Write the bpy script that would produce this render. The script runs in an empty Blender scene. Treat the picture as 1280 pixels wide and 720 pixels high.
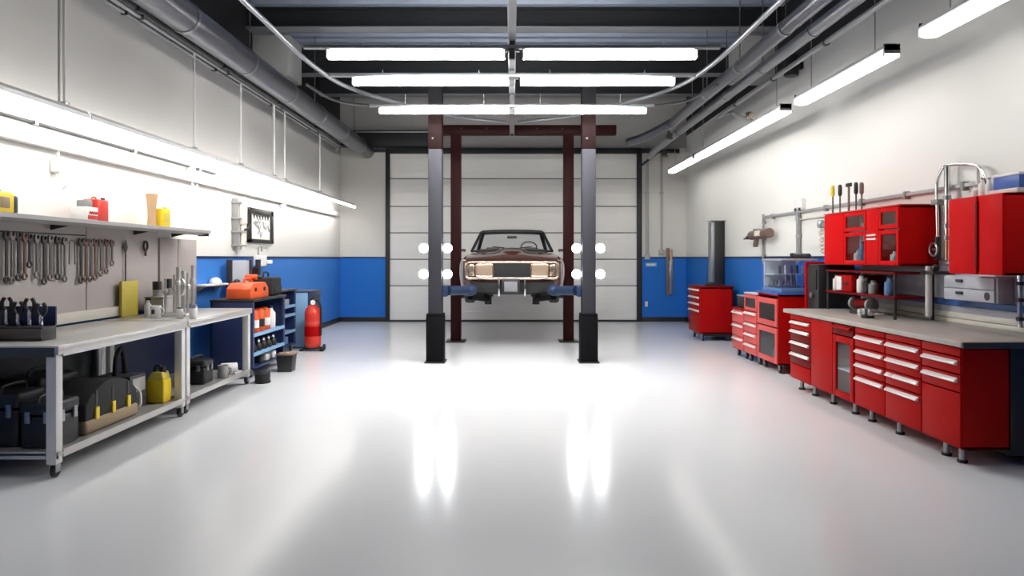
import bpy, bmesh, math, random
from mathutils import Vector, Matrix
random.seed(7)
PI = math.pi
C = bpy.context.scene.collection
F = 853.0

def at(px, py, Y):
    return Vector(((px - 640) * Y / F, Y, 1.5 + (322 - py) * Y / F))

# ---------------------------------------------------------------- materials
def mat(name, col, rough=0.5, metal=0.0, var=0.06, scale=6.0, bump=0.0, coat=0.0, rvar=0.08, stretch=None, spec=None):
    m = bpy.data.materials.new(name); m.use_nodes = True
    nt = m.node_tree; N = nt.nodes; L = nt.links
    b = N['Principled BSDF']
    tc = N.new('ShaderNodeTexCoord'); mp = N.new('ShaderNodeMapping')
    if stretch: mp.inputs['Scale'].default_value = stretch
    L.new(tc.outputs['Object'], mp.inputs['Vector'])
    nz = N.new('ShaderNodeTexNoise'); nz.inputs['Scale'].default_value = scale; nz.inputs['Detail'].default_value = 5
    L.new(mp.outputs['Vector'], nz.inputs['Vector'])
    mx = N.new('ShaderNodeMix'); mx.data_type = 'RGBA'
    c = Vector(col[:3])
    mx.inputs['A'].default_value = (*[max(0, v * (1 - var)) for v in c], 1)
    mx.inputs['B'].default_value = (*[min(1, v * (1 + var)) for v in c], 1)
    L.new(nz.outputs['Fac'], mx.inputs['Factor'])
    L.new(mx.outputs['Result'], b.inputs['Base Color'])
    mr = N.new('ShaderNodeMapRange')
    mr.inputs['To Min'].default_value = max(0.02, rough - rvar); mr.inputs['To Max'].default_value = min(1, rough + rvar)
    L.new(nz.outputs['Fac'], mr.inputs['Value']); L.new(mr.outputs['Result'], b.inputs['Roughness'])
    b.inputs['Metallic'].default_value = metal
    b.inputs['Coat Weight'].default_value = coat
    b.inputs['Coat Roughness'].default_value = 0.08
    if spec is not None: b.inputs['Specular IOR Level'].default_value = spec
    if bump:
        bp = N.new('ShaderNodeBump'); bp.inputs['Strength'].default_value = bump; bp.inputs['Distance'].default_value = 0.01
        n2 = N.new('ShaderNodeTexNoise'); n2.inputs['Scale'].default_value = scale * 8
        L.new(mp.outputs['Vector'], n2.inputs['Vector'])
        L.new(n2.outputs['Fac'], bp.inputs['Height']); L.new(bp.outputs['Normal'], b.inputs['Normal'])
    return m

def emis(name, col, s):
    m = bpy.data.materials.new(name); m.use_nodes = True
    b = m.node_tree.nodes['Principled BSDF']
    b.inputs['Base Color'].default_value = (.9, .9, .9, 1)
    b.inputs['Emission Color'].default_value = (*col, 1); b.inputs['Emission Strength'].default_value = s
    return m

def glass(name, tint=(.9, .95, 1), k=0.12):
    m = bpy.data.materials.new(name); m.use_nodes = True
    nt = m.node_tree; N = nt.nodes; L = nt.links
    N.remove(N['Principled BSDF'])
    t = N.new('ShaderNodeBsdfTransparent'); t.inputs['Color'].default_value = (*tint, 1)
    g = N.new('ShaderNodeBsdfGlossy'); g.inputs['Roughness'].default_value = .04
    fr = N.new('ShaderNodeLayerWeight'); fr.inputs['Blend'].default_value = .5
    pw = N.new('ShaderNodeMath'); pw.operation = 'POWER'; pw.inputs[1].default_value = 4.0
    L.new(fr.outputs['Facing'], pw.inputs[0])
    mr = N.new('ShaderNodeMath'); mr.operation = 'MULTIPLY_ADD'; mr.inputs[1].default_value = .6; mr.inputs[2].default_value = k * .5
    L.new(pw.outputs[0], mr.inputs[0])
    mx = N.new('ShaderNodeMixShader')
    L.new(mr.outputs[0], mx.inputs['Fac']); L.new(t.outputs[0], mx.inputs[1]); L.new(g.outputs[0], mx.inputs[2])
    L.new(mx.outputs[0], N['Material Output'].inputs['Surface'])
    return m

def wall_mat(name, upper, band=(.016, .150, .53), dark=None, zband=1.5, zdark=4.35):
    """cream paint above, blue paint up to zband, optional black paint high under the roof"""
    m = mat(name, upper, .55, 0, .03, 1.2, .03, spec=.25)
    nt = m.node_tree; N = nt.nodes; L = nt.links
    b = N['Principled BSDF']
    src = b.inputs['Base Color'].links[0].from_socket
    g = N.new('ShaderNodeNewGeometry'); s = N.new('ShaderNodeSeparateXYZ'); L.new(g.outputs['Position'], s.inputs[0])
    lt = N.new('ShaderNodeMath'); lt.operation = 'LESS_THAN'; lt.inputs[1].default_value = zband
    L.new(s.outputs['Z'], lt.inputs[0])
    mx = N.new('ShaderNodeMix'); mx.data_type = 'RGBA'
    L.new(lt.outputs[0], mx.inputs['Factor']); L.new(src, mx.inputs['A']); mx.inputs['B'].default_value = (*band, 1)
    out = mx.outputs['Result']
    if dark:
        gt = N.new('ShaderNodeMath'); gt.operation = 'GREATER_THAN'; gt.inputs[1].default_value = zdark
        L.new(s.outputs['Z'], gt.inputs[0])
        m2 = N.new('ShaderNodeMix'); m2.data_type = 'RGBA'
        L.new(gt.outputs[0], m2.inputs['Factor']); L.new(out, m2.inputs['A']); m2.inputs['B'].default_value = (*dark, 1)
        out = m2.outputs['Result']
    L.new(out, b.inputs['Base Color'])
    return m

def floor_mat():
    m = mat('epoxy floor', (.79, .80, .815), .18, 0, .03, .5, 0, 0, .02)
    nt = m.node_tree; N = nt.nodes; L = nt.links
    b = N['Principled BSDF']
    b.inputs['Specular IOR Level'].default_value = .3
    tc = N.new('ShaderNodeTexCoord')
    n2 = N.new('ShaderNodeTexNoise'); n2.inputs['Scale'].default_value = 45; n2.inputs['Detail'].default_value = 3
    L.new(tc.outputs['Object'], n2.inputs['Vector'])
    bp = N.new('ShaderNodeBump'); bp.inputs['Strength'].default_value = .06; bp.inputs['Distance'].default_value = .004
    L.new(n2.outputs['Fac'], bp.inputs['Height']); L.new(bp.outputs['Normal'], b.inputs['Normal'])
    return m

M = dict(
    floor=floor_mat(),
    wall_l=wall_mat('wall paint left', (.68, .665, .635), band=(.045, .205, .62), dark=(.012, .012, .013)),  # blue band lightened here to carry the lamp light on this wall
    wall_r=wall_mat('wall paint right', (.80, .79, .75), dark=(.012, .012, .013)),
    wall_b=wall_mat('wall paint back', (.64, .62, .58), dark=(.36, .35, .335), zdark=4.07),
    greywall=mat('dark grey wall paint', (.14, .14, .14), .7),
    deck=mat('roof deck', (.17, .20, .26), .5, .1, .1, 2, 0, stretch=(1, 6, 1)),
    beam=mat('black beam paint', (.014, .015, .018), .5, .2),
    flange=mat('beam flange edge', (.25, .26, .28), .45, .6),
    lampwhite=mat('white lamp housing', (.75, .75, .74), .4),
    lampgrey=mat('dark lamp end cap', (.10, .10, .105), .5),
    lampC=emis('ceiling lamp glow', (1, .985, .96), 31),
    lampCf=emis('ceiling lamp front glow', (1, .985, .96), 14),
    lampCb=emis('ceiling lamp rear door fill', (1, .985, .96), 43),  # unseen rear faces made stronger than the front to brighten the far door
    lampCup=emis('ceiling lamp added uplight', (1, .985, .96), 2),
    lampL=emis('left wall lamp glow', (1, .97, .92), 4.5),
    lampLw=emis('left wall lamp hidden fill glow', (1, .97, .92), 9),
    lampLup=emis('left wall lamp upward glow', (1, .96, .90), 4),
    lampRs=emis('right wall lamp flank glow', (1, .97, .92), 1.1),
    lampR=emis('right wall lamp glow', (1, .97, .92), 4.5),
    lampW=emis('work lamp glow', (.95, .98, 1), 30),
    trunk=mat('trunking plastic', (.55, .54, .53), .5),
    galv=mat('galvanised steel', (.36, .37, .39), .34, .85, .12, 14),
    duct=mat('spiral duct steel', (.22, .225, .25), .33, .9, .15, 10),
    darkpipe=mat('dark grey pipe', (.10, .10, .105), .45, .5),
    greybox=mat('grey vent box paint', (.27, .27, .265), .6),
    chrome=mat('chrome', (.82, .82, .83), .12, 1, .03, 8, 0, 0, .05),
    steel=mat('brushed steel', (.60, .59, .57), .34, .8, .08, 5, 0, 0, .08, (1, 14, 1)),
    benchtop=mat('bench top steel', (.58, .56, .54), .33, .55, .07, 3, 0, 0, .08, (1, 9, 1)),
    undershade=mat('shade under bench', (.045, .055, .062), .6),  # tone of the shaded wall below the worktop
    frame=mat('pale frame paint', (.66, .65, .64), .4, .15),
    darkframe=mat('dark bench end', (.05, .053, .058), .5),
    board=mat('tool board paint', (.47, .43, .41), .55, .1, .05, 3),
    board2=mat('darker board panel', (.36, .33, .31), .5, .1),
    shelfgrey=mat('shelf grey paint', (.40, .39, .385), .45, .2),
    rubber=mat('black rubber', (.012, .012, .013), .6),
    black=mat('black plastic', (.016, .016, .018), .42),
    blackcloth=mat('black canvas', (.02, .02, .02), .85, 0, .2, 30, .2),
    iron=mat('dark tool steel', (.05, .046, .043), .42, .6, .2, 12),
    wrench=mat('wrench steel', (.15, .13, .12), .35, .8, .2, 9),
    rust=mat('bronze tool steel', (.17, .095, .065), .42, .6, .2, 9),
    tan=mat('tan canvas', (.33, .25, .16), .8, 0, .12, 20, .1),
    wood=mat('light wood', (.55, .36, .20), .55, 0, .15, 8, 0, 0, .08, (8, 1, 1)),
    yellow=mat('yellow plastic', (.80, .58, .02), .4),
    yellowdull=mat('yellow folder', (.60, .48, .08), .5, 0, .12, 9),
    red=mat('red cabinet paint', (.36, .0035, .003), .42, 0, .05, 3, 0, 0, .05, spec=.07),
    redwall=mat('bright red wall cabinet paint', (.60, .005, .006), .42, 0, .05, 3, spec=.05),
    reddark=mat('dark red paint', (.14, .003, .003), .4, 0, .08, 3, spec=.08),
    redcan=mat('red can', (.62, .035, .02), .35),
    orange=mat('orange plastic', (.72, .10, .02), .4),
    white=mat('white plastic', (.78, .77, .75), .4),
    offwhite=mat('cream enamel', (.70, .66, .58), .4),
    pink=mat('pale red frame paint', (.60, .09, .085), .4, spec=.3),
    handle=mat('white handle', (.85, .82, .80), .3, .2),
    counter=mat('worn counter top', (.42, .385, .35), .38, .1, .16, 5, .04, 0, .1, (4, 1, 1)),
    counteredge=mat('dark counter end', (.045, .045, .05), .35, .3),
    navy=mat('navy paint', (.018, .032, .10), .38, 0, .1, 4),
    midblue=mat('blue steel paint', (.10, .20, .40), .45),
    skyblue=mat('light blue panel', (.22, .40, .62), .5),
    liftblue=mat('blue lift arm', (.016, .030, .072), .42, 0, spec=.25),
    post=mat('charcoal post paint', (.032, .032, .039), .6, 0, .1, 4, spec=.12),
    maroon=mat('maroon post paint', (.022, .005, .005), .55, 0, .15, 4, spec=.08),
    marooncap=mat('dark maroon post head', (.007, .0022, .0022), .6, 0, .15, 4, spec=.06),
    postblack=mat('black post top', (.006, .0058, .007), .65, spec=.05),
    doorp=mat('door panel paint', (.84, .82, .78), .5, 0, .03, 3, 0, 0, .05, (1, 1, 8)),
    seam=mat('dark door frame', (.022, .023, .026), .5, .2),
    seal=mat('panel seam rubber', (.16, .155, .15), .6),
    railblue=mat('blue rail paint', (.03, .10, .32), .4),
    panelgrey=mat('lavender grey panel', (.46, .47, .53), .4),
    carpaint=mat('brown car paint', (.12, .035, .02), .2, .55, .1, 8, 0, 1.0, .04),
    bronze=mat('bronze trim', (.62, .50, .38), .2, .9, .05, 8, 0, 0, .05),
    lens=mat('amber headlamp lens', (.45, .33, .24), .12, .4, .2, 30),
    plate=mat('grey number plate', (.20, .20, .215), .4),
    seat=mat('car seat leather', (.18, .14, .12), .5),
    glassc=glass('clear glass', (.93, .95, .96), .10),
    glassd=glass('smoked glass', (.55, .60, .66), .22),
    plexi=glass('clear case', (.90, .94, 1.0), .08),
    paper=mat('white sheet', (.72, .71, .68), .6, 0, .1, 40),
    bluebox=mat('blue box', (.03, .10, .42), .4),
    brown=mat('brown tool body', (.20, .13, .11), .45, .3),
    cardboard=mat('tan box', (.40, .30, .19), .7),
)

# ---------------------------------------------------------------- mesh builder
class MB:
    def __init__(s): s.bm = bmesh.new()
    def _merge(s, b2):
        me = bpy.data.meshes.new('tmp'); b2.to_mesh(me); b2.free()
        s.bm.from_mesh(me); bpy.data.meshes.remove(me)
    def box(s, x0, x1, y0, y1, z0, z1, bev=0.0, seg=2):
        b = bmesh.new(); bmesh.ops.create_cube(b, size=1)
        for v in b.verts:
            v.co = Vector((x0 + (v.co.x + .5) * (x1 - x0), y0 + (v.co.y + .5) * (y1 - y0), z0 + (v.co.z + .5) * (z1 - z0)))
        if bev:
            bmesh.ops.bevel(b, geom=b.edges[:], offset=min(bev, .45 * min(abs(x1 - x0), abs(y1 - y0), abs(z1 - z0))), segments=seg, affect='EDGES', profile=.5)
        s._merge(b); return s
    def cyl(s, p0, p1, r, r2=None, n=16, bev=0.0):
        p0 = Vector(p0); p1 = Vector(p1); d = p1 - p0
        b = bmesh.new()
        bmesh.ops.create_cone(b, cap_ends=True, segments=n, radius1=r, radius2=r if r2 is None else r2, depth=d.length)
        if bev:
            ed = [e for e in b.edges if len(e.link_faces) == 2 and any(len(f.verts) > 4 for f in e.link_faces)]
            bmesh.ops.bevel(b, geom=ed, offset=bev, segments=2, affect='EDGES', profile=.5)
        R = d.to_track_quat('Z', 'Y').to_matrix().to_4x4()
        bmesh.ops.transform(b, matrix=Matrix.Translation((p0 + p1) / 2) @ R, verts=b.verts[:])
        s._merge(b); return s
    def tube(s, pts, r, n=10, closed=False):
        pts = [Vector(p) for p in pts]; k = len(pts); b = bmesh.new(); rings = []
        up = None
        for i, p in enumerate(pts):
            if closed: t = (pts[(i + 1) % k] - pts[i - 1]).normalized()
            else: t = (pts[min(i + 1, k - 1)] - pts[max(i - 1, 0)]).normalized()
            if up is None:
                up = Vector((0, 0, 1)) if abs(t.z) < .9 else Vector((1, 0, 0))
            u = (up - t * up.dot(t))
            if u.length < 1e-4: u = t.orthogonal()
            u.normalize(); w = t.cross(u); up = u
            rr = r[i] if isinstance(r, (list, tuple)) else r
            rings.append([b.verts.new(p + (u * math.cos(a) + w * math.sin(a)) * rr) for a in [2 * PI * j / n for j in range(n)]])
        for i in range(k if closed else k - 1):
            A = rings[i]; B = rings[(i + 1) % k]
            for j in range(n): b.faces.new((A[j], A[(j + 1) % n], B[(j + 1) % n], B[j]))
        if not closed: b.faces.new(rings[0][::-1]); b.faces.new(rings[-1])
        bmesh.ops.recalc_face_normals(b, faces=b.faces[:])
        s._merge(b); return s
    def lathe(s, prof, c, n=20, axis='Z'):
        """prof: (radius, height) from bottom to top, closed at both ends"""
        b = bmesh.new(); rings = []
        for r, h in prof:
            rings.append([b.verts.new((r * math.cos(2 * PI * j / n), r * math.sin(2 * PI * j / n), h)) for j in range(n)])
        for A, B in zip(rings, rings[1:]):
            for j in range(n): b.faces.new((A[j], A[(j + 1) % n], B[(j + 1) % n], B[j]))
        b.faces.new(rings[0][::-1]); b.faces.new(rings[-1])
        R = {'Z': Matrix.Identity(4), 'X': Matrix.Rotation(PI / 2, 4, 'Y'), 'Y': Matrix.Rotation(-PI / 2, 4, 'X'),
             '-X': Matrix.Rotation(-PI / 2, 4, 'Y'), '-Y': Matrix.Rotation(PI / 2, 4, 'X')}[axis]
        bmesh.ops.transform(b, matrix=Matrix.Translation(c) @ R, verts=b.verts[:])
        bmesh.ops.recalc_face_normals(b, faces=b.faces[:])
        s._merge(b); return s
    def prism(s, poly, plane, d0, d1, bev=0.0):
        """poly in plane 'xz' (depth y), 'yz' (depth x) or 'xy' (depth z)"""
        f = {'xz': lambda a, c, d: (a, d, c), 'yz': lambda a, c, d: (d, a, c), 'xy': lambda a, c, d: (a, c, d)}[plane]
        b = bmesh.new()
        A = [b.verts.new(f(p[0], p[1], d0)) for p in poly]; B = [b.verts.new(f(p[0], p[1], d1)) for p in poly]
        b.faces.new(A); b.faces.new(B[::-1]); n = len(poly)
        for i in range(n): b.faces.new((A[i], B[i], B[(i + 1) % n], A[(i + 1) % n]))
        bmesh.ops.recalc_face_normals(b, faces=b.faces[:])
        if bev: bmesh.ops.bevel(b, geom=b.edges[:], offset=bev, segments=2, affect='EDGES', profile=.5)
        s._merge(b); return s
    def sphere(s, c, r, sc=(1, 1, 1), n=14):
        b = bmesh.new(); bmesh.ops.create_uvsphere(b, u_segments=n, v_segments=n // 2 + 2, radius=r)
        bmesh.ops.transform(b, matrix=Matrix.Translation(c) @ Matrix.Diagonal((*sc, 1)), verts=b.verts[:])
        s._merge(b); return s
    def grid(s, rows, close_u=False):
        b = bmesh.new(); V = [[b.verts.new(p) for p in r] for r in rows]
        for i in range(len(V) - 1):
            n = len(V[i])
            for j in range(n if close_u else n - 1):
                b.faces.new((V[i][j], V[i][(j + 1) % n], V[i + 1][(j + 1) % n], V[i + 1][j]))
        bmesh.ops.recalc_face_normals(b, faces=b.faces[:])
        s._merge(b); return s
    def build(s, name, m, parent=None, smooth=True, sub=0, solid=0.0, centre=False):
        bm = s.bm
        if parent is not None:
            off = wloc(parent); loc = (0, 0, 0)
        else:
            xs = [v.co for v in bm.verts]
            lo = Vector([min(c[i] for c in xs) for i in range(3)]); hi = Vector([max(c[i] for c in xs) for i in range(3)])
            off = Vector(((lo.x + hi.x) / 2, (lo.y + hi.y) / 2, lo.z)); loc = off
        for v in bm.verts: v.co -= off
        me = bpy.data.meshes.new(name); bm.to_mesh(me); bm.free()
        mm = M[m] if isinstance(m, str) else m
        me.materials.append(mm)
        if smooth:
            for p in me.polygons: p.use_smooth = True
            try: me.set_sharp_from_angle(angle=math.radians(38))
            except Exception: pass
        o = bpy.data.objects.new(name, me); C.objects.link(o); o.location = loc
        if parent is not None: o.parent = parent
        if solid:
            md = o.modifiers.new('Solidify', 'SOLIDIFY'); md.thickness = solid; md.offset = 0
        if sub:
            md = o.modifiers.new('Subsurf', 'SUBSURF'); md.levels = sub; md.render_levels = sub
        return o

def wloc(o):
    v = Vector((0, 0, 0))
    while o is not None:
        v += o.location; o = o.parent
    return v

def tag(o, label, cat, group=None, kind=None):
    o['label'] = label; o['category'] = cat
    if group: o['group'] = group
    if kind: o['kind'] = kind
    return o

def thing(name, label, cat, loc=(0, 0, 0), group=None):
    o = bpy.data.objects.new(name, None); C.objects.link(o); o.empty_display_size = .1
    o.location = loc
    return tag(o, label, cat, group)

def struct(o, label=None, cat=None):
    o['kind'] = 'structure'
    if label: o['label'] = label
    if cat: o['category'] = cat
    return o

def dup(o, loc, label, group=None, rotz=None):
    def cp(x, par):
        c = x.copy(); C.objects.link(c)
        if par is not None: c.parent = par
        for ch in list(x.children): cp(ch, c)
        return c
    r = cp(o, None); r.location = loc; r['label'] = label
    if group: r['group'] = group
    if rotz is not None: r.rotation_euler = (0, 0, rotz)
    return r

ORD = ['first', 'second', 'third', 'fourth', 'fifth', 'sixth', 'seventh', 'eighth', 'ninth', 'tenth', 'eleventh', 'twelfth', 'thirteenth']

# ================================================================ the room
XL, XR, YB, YF, ZC = -4.03, 4.09, 16.0, -3.0, 5.29
struct(MB().box(XL - .2, XR + .2, YF - .2, YB + .2, -.12, 0).build('floor', 'floor', smooth=False), 'glossy pale grey epoxy workshop floor', 'floor')
struct(MB().box(XL - .2, XL, YF, YB + .2, 0, ZC).build('wall_left', 'wall_l', smooth=False), 'left wall with cream paint over a blue band', 'wall')
struct(MB().box(XR, XR + .2, YF, YB + .2, 0, ZC).build('wall_right', 'wall_r', smooth=False), 'right wall with cream paint over a blue band', 'wall')
DX0, DX1, DZ = -2.86, 2.92, 3.94
w = MB().box(XL, DX0 - .1, YB, YB + .2, 0, ZC).box(DX1 + .1, XR, YB, YB + .2, 0, ZC).box(DX0 - .1, DX1 + .1, YB, YB + .2, DZ + .12, ZC)
struct(w.build('wall_back', 'wall_b', smooth=False), 'far wall around the roll-up door', 'wall')
struct(MB().box(XL - .2, XR + .2, YF - .2, YF, 0, ZC).build('wall_front', 'greywall', smooth=False), 'wall behind the viewer', 'wall')
# corrugated deck
b = MB()
rows = []
y = YF
prof = []
while y < YB + .2:
    prof += [(y, ZC), (y + .12, ZC), (y + .15, ZC + .05), (y + .27, ZC + .05)]
    y += .30
rows = [[(XL - .2, p[0], p[1]) for p in prof], [(XR + .2, p[0], p[1]) for p in prof]]
b.grid(rows); b.box(XL - .2, XR + .2, YF - .2, YB + .2, ZC + .07, ZC + .2)
struct(b.build('ceiling', 'deck', smooth=False), 'dark corrugated steel roof deck', 'ceiling')

def ibeam(Y, ztop, zbot, label):
    o = MB().box(XL, XR, Y, Y + .03, zbot, ztop).box(XL, XR, Y - .09, Y + .12, zbot + .012, zbot + .03).box(XL, XR, Y - .09, Y + .12, ztop - .02, ztop).build('ceiling_beam', 'beam', smooth=False)
    struct(o, label, 'beam')
    e = MB().box(XL, XR, Y - .1, Y + .13, zbot - .004, zbot + .012).build('flange', 'flange', o, smooth=False)
    return o
ibeam(6.2, ZC, 4.75, 'black steel roof beam nearest the viewer')
ibeam(10.4, ZC, 4.98, 'black steel roof beam above the first pair of lamps')
ibeam(12.4, ZC, 4.82, 'deep black steel roof beam above the second pair of lamps')
ibeam(14.3, ZC, 4.90, 'black steel roof beam closest to the roll-up door')

# baseboards and the trim line over the blue band
struct(MB().box(XL, XL + .015, 4, YB, 0, .11, .004).build('baseboard_left', 'seam'), 'dark baseboard along the left wall', 'baseboard')
struct(MB().box(XR - .015, XR, 4, YB, 0, .11, .004).build('baseboard_right', 'seam'), 'dark baseboard along the right wall', 'baseboard')
struct(MB().box(XL + .02, DX0 - .1, YB - .015, YB, 0, .11, .004).build('baseboard_back', 'seam'), 'dark baseboard left of the roll-up door', 'baseboard')
struct(MB().box(DX1 + .1, XR - .02, YB - .015, YB, 0, .11, .004).build('baseboard_back.001', 'seam'), 'dark baseboard right of the roll-up door', 'baseboard')
struct(MB().box(XL, XL + .012, 8.7, YB, 1.49, 1.52, .003).build('trim_1', 'navy'), 'thin dark strip over the blue band on the left wall', 'trim')
struct(MB().box(XR - .012, XR, 8.2, YB, 1.49, 1.52, .003).build('trim_2', 'navy'), 'thin dark strip over the blue band on the right wall', 'trim')
struct(MB().box(XL + .02, DX0 - .1, YB - .012, YB, 1.49, 1.52, .003).build('trim_3', 'navy'), 'thin dark strip on the far wall left of the door', 'trim')
struct(MB().box(DX1 + .1, XR - .02, YB - .012, YB, 1.49, 1.52, .003).build('trim_4', 'navy'), 'thin dark strip on the far wall right of the door', 'trim')

# roll-up door
d = bpy.data.objects.new('door_1', None); C.objects.link(d); d.location = (0, YB, 0)
struct(d, 'wide cream sectional roll-up door behind the lifted car', 'door')
zs = [.03, .84, 1.46, 2.08, 2.70, 3.35, 3.94]
for i in range(6):
    z0, z1 = zs[i], zs[i + 1]
    b = MB().box(DX0, DX1, YB - .02, YB + .04, z0 + .012, z1 - .012, .008)
    for k in (1, 2, 3):
        zz = z0 + (z1 - z0) * k / 4
        b.box(DX0 + .03, DX1 - .03, YB - .026, YB - .015, zz - .006, zz + .006, .003)
    b.build('panel', 'doorp', d)
MB().box(DX0, DX1, YB, YB + .06, 0, 3.95).build('seam_backing', 'seal', d, smooth=False)
MB().box(DX0 - .1, DX0, YB - .05, YB + .08, 0, DZ + .12, .006).build('frame', 'seam', d)
MB().box(DX1, DX1 + .12, YB - .05, YB + .08, 0, DZ + .12, .006).build('frame', 'seam', d)
MB().box(DX0, DX1, YB - .06, YB + .08, DZ, DZ + .12, .006).build('header', 'seam', d)
MB().box(DX0, DX1, YB - .03, YB + .03, 0, .035, .006).build('bottom_seal', 'rubber', d)
MB().box(-.12, .12, YB - .05, YB - .02, .95, .98, .006).box(-.12, -.10, YB - .05, YB - .02, .93, 1.0).box(.10, .12, YB - .05, YB - .02, .93, 1.0).build('handle', 'iron', d)
b = MB().box(3.0, 3.9, YB - .12, YB - .03, DZ + .0, DZ + .09, .01)
b.prism([(2.95, DZ - .32), (3.02, DZ - .32), (3.45, DZ + .02), (3.35, DZ + .02)], 'xz', YB - .11, YB - .05)
b.build('track_bracket', 'seam', d)
MB().box(-3.6, -2.96, YB - .12, YB - .03, DZ + .02, DZ + .1, .01).build('track_bracket', 'seam', d)
MB().box(-3.95, -1.75, YB - .28, YB - .005, DZ + .13, DZ + .50, .02).build('roller_housing', 'seam', d)
MB().box(-3.6, -1.9, YB - .295, YB - .278, DZ + .44, DZ + .47, .004).build('housing_edge', 'shelfgrey', d)
# ================================================================ lamps over the bay
def lamp_across(name, x0, x1, Y, zc, h, label, group):
    t = thing(name, label, 'ceiling light', ((x0 + x1) / 2, Y, zc - h / 2), group)
    MB().box(x0, x1, Y - .05, Y + .05, zc + h * .28, zc + h / 2, .008).build('housing', 'lampwhite', t)
    b = MB(); r = .052
    poly = [(Y - r, zc + h * .28), (Y - r, zc - h * .3), (Y - r * .6, zc - h / 2), (Y + r * .6, zc - h / 2), (Y + r, zc - h * .3), (Y + r, zc + h * .28)]
    b.prism(poly, 'yz', x0 + .012, x1 - .012)
    dfo = b.build('diffuser', 'lampC', t, smooth=False)
    dfo.data.materials.append(M['lampCf']); dfo.data.materials.append(M['lampCb'])
    for f in dfo.data.polygons:
        if f.normal.y < -.5: f.material_index = 1
        elif f.normal.y > .5: f.material_index = 2
    MB().box(x0 + .03, x1 - .03, Y - .03, Y + .03, zc + h / 2, zc + h / 2 + .006).build('uplight_strip', 'lampCup', t, smooth=False)  # glowing strip added on top to brighten the roof deck
    for xx in (x0, x1):
        s = .014 if xx == x0 else -.014
        MB().box(min(xx, xx + s), max(xx, xx + s), Y - .053, Y + .053, zc - h / 2, zc + h / 2, .003).build('end_cap', 'lampwhite', t)
    for xx in (x0 + .35, x1 - .35):
        MB().cyl((xx, Y, zc + h / 2 - .005), (xx, Y, 3.70 if zc < 3.6 else zc + .1), .006, n=8).build('hanger', 'galv', t)
    return t
ROW = [(6.95, 68, 409, 632, 653, 871, 'nearest'), (8.0, 102, 441, 636, 650, 843, 'middle'), (9.2, 138.5, 474, 637, 643, 808, 'farthest')]
for Y, py, a, b_, c, d_, nm in ROW:
    z = 1.5 + (322 - py) * Y / F
    hh = {6.95: .088, 8.0: .085, 9.2: .07}[Y]
    X = lambda p: (p - 640) * Y / F
    lamp_across('ceiling_light', X(a), X(b_), Y, z, hh, 'long white tube lamp left of the centre channel, %s of the three rows' % nm, 'tube lamps across the bay')
    lamp_across('ceiling_light', X(c), X(d_), Y, z, hh, 'long white tube lamp right of the centre channel, %s of the three rows' % nm, 'tube lamps across the bay')
    # channel that carries the row
    w = {6.95: 2.12, 8.0: 2.15, 9.2: 1.92}[Y]
    o = MB().box(-w, w, Y - .025, Y + .025, z + hh / 2 + .012, z + hh / 2 + .05, .004).build('lamp_rail', 'galv')
    tag(o, 'thin steel rail carrying the %s row of tube lamps' % nm, 'rail')
    for xx in (-1.05, 1.05):
        pass
# centre channel with its drop rods
t = thing('ceiling_channel', 'steel channel hanging along the middle of the ceiling between the lamps', 'channel', (0, 8, 3.68))
MB().box(-.028, .028, 3.5, 12.3, 3.70, 3.71).box(-.04, -.028, 3.5, 12.3, 3.68, 3.76).box(.028, .04, 3.5, 12.3, 3.68, 3.76).build('channel', 'galv', t, smooth=False)
for Y in (4.6, 6.2, 7.5, 8.8, 10.4, 12.3):
    b = MB().cyl((0, Y, 3.70), (0, Y, 4.80 if Y in (6.2, 10.4, 12.3) else ZC - .002), .008, n=8)
    b.build('drop_rod', 'galv', t)
for Y, py, *_ in ROW:
    z = 1.5 + (322 - py) * Y / F
    MB().box(-.075, .075, Y - .03, Y + .03, z + .03, z + .045, .003).box(-.03, .03, Y - .02, Y + .02, z - .05, 3.70).build('clamp', 'darkpipe', t)

# conduits that curve in from the sides
def curve(pts, n=8):
    """Catmull-Rom through pts"""
    P = [Vector(p) for p in pts]; out = []
    for i in range(len(P) - 1):
        p0 = P[max(i - 1, 0)]; p1 = P[i]; p2 = P[i + 1]; p3 = P[min(i + 2, len(P) - 1)]
        for k in range(n):
            t = k / n
            out.append(.5 * ((2 * p1) + (-p0 + p2) * t + (2 * p0 - 5 * p1 + 4 * p2 - p3) * t * t + (-p0 + 3 * p1 - 3 * p2 + p3) * t ** 3))
    out.append(P[-1]); return out
for s, nm in ((-1, 'left'), (1, 'right')):
    o = MB().tube(curve([(s * 2.33, 4.0, 3.73), (s * 2.33, 6.5, 3.73), (s * 2.31, 7.9, 3.73), (s * 2.12, 9.0, 3.73), (s * 1.5, 10.1, 3.74), (s * .9, 10.9, 3.75), (0.10 * s, 11.35, 3.75)]), .026).build('conduit', 'galv')
    tag(o, 'steel conduit bending from the %s side towards the middle of the ceiling' % nm, 'conduit')
    o = MB().tube(curve([(s * 2.80, 9.3, 3.86), (s * 2.62, 9.7, 3.78), (s * 2.35, 9.6, 3.68), (s * 1.94, 9.24, 3.56)]), .02).build('conduit', 'darkpipe')
    tag(o, 'dark conduit looping up from the farthest lamp row to the %s' % nm, 'conduit')
    # grey vent boxes high on both walls
    xw = XL if s < 0 else XR
    xi = -3.45 if s < 0 else 3.55
    b = MB().box(min(xw - s * .012, xi), max(xw - s * .012, xi), 10.55, 11.2, 4.32, 4.96, .012)
    t = thing('vent_box', 'grey boxed vent high on the %s wall behind the pipes' % nm, 'vent', ((xw + xi) / 2, 10.9, 4.32))
    b.build('casing', 'greybox', t)
    MB().box(min(xw - s * .02, xi + s * .0), max(xw - s * .02, xi), 10.52, 10.55, 4.93, 4.98).build('flange', 'galv', t)

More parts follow.
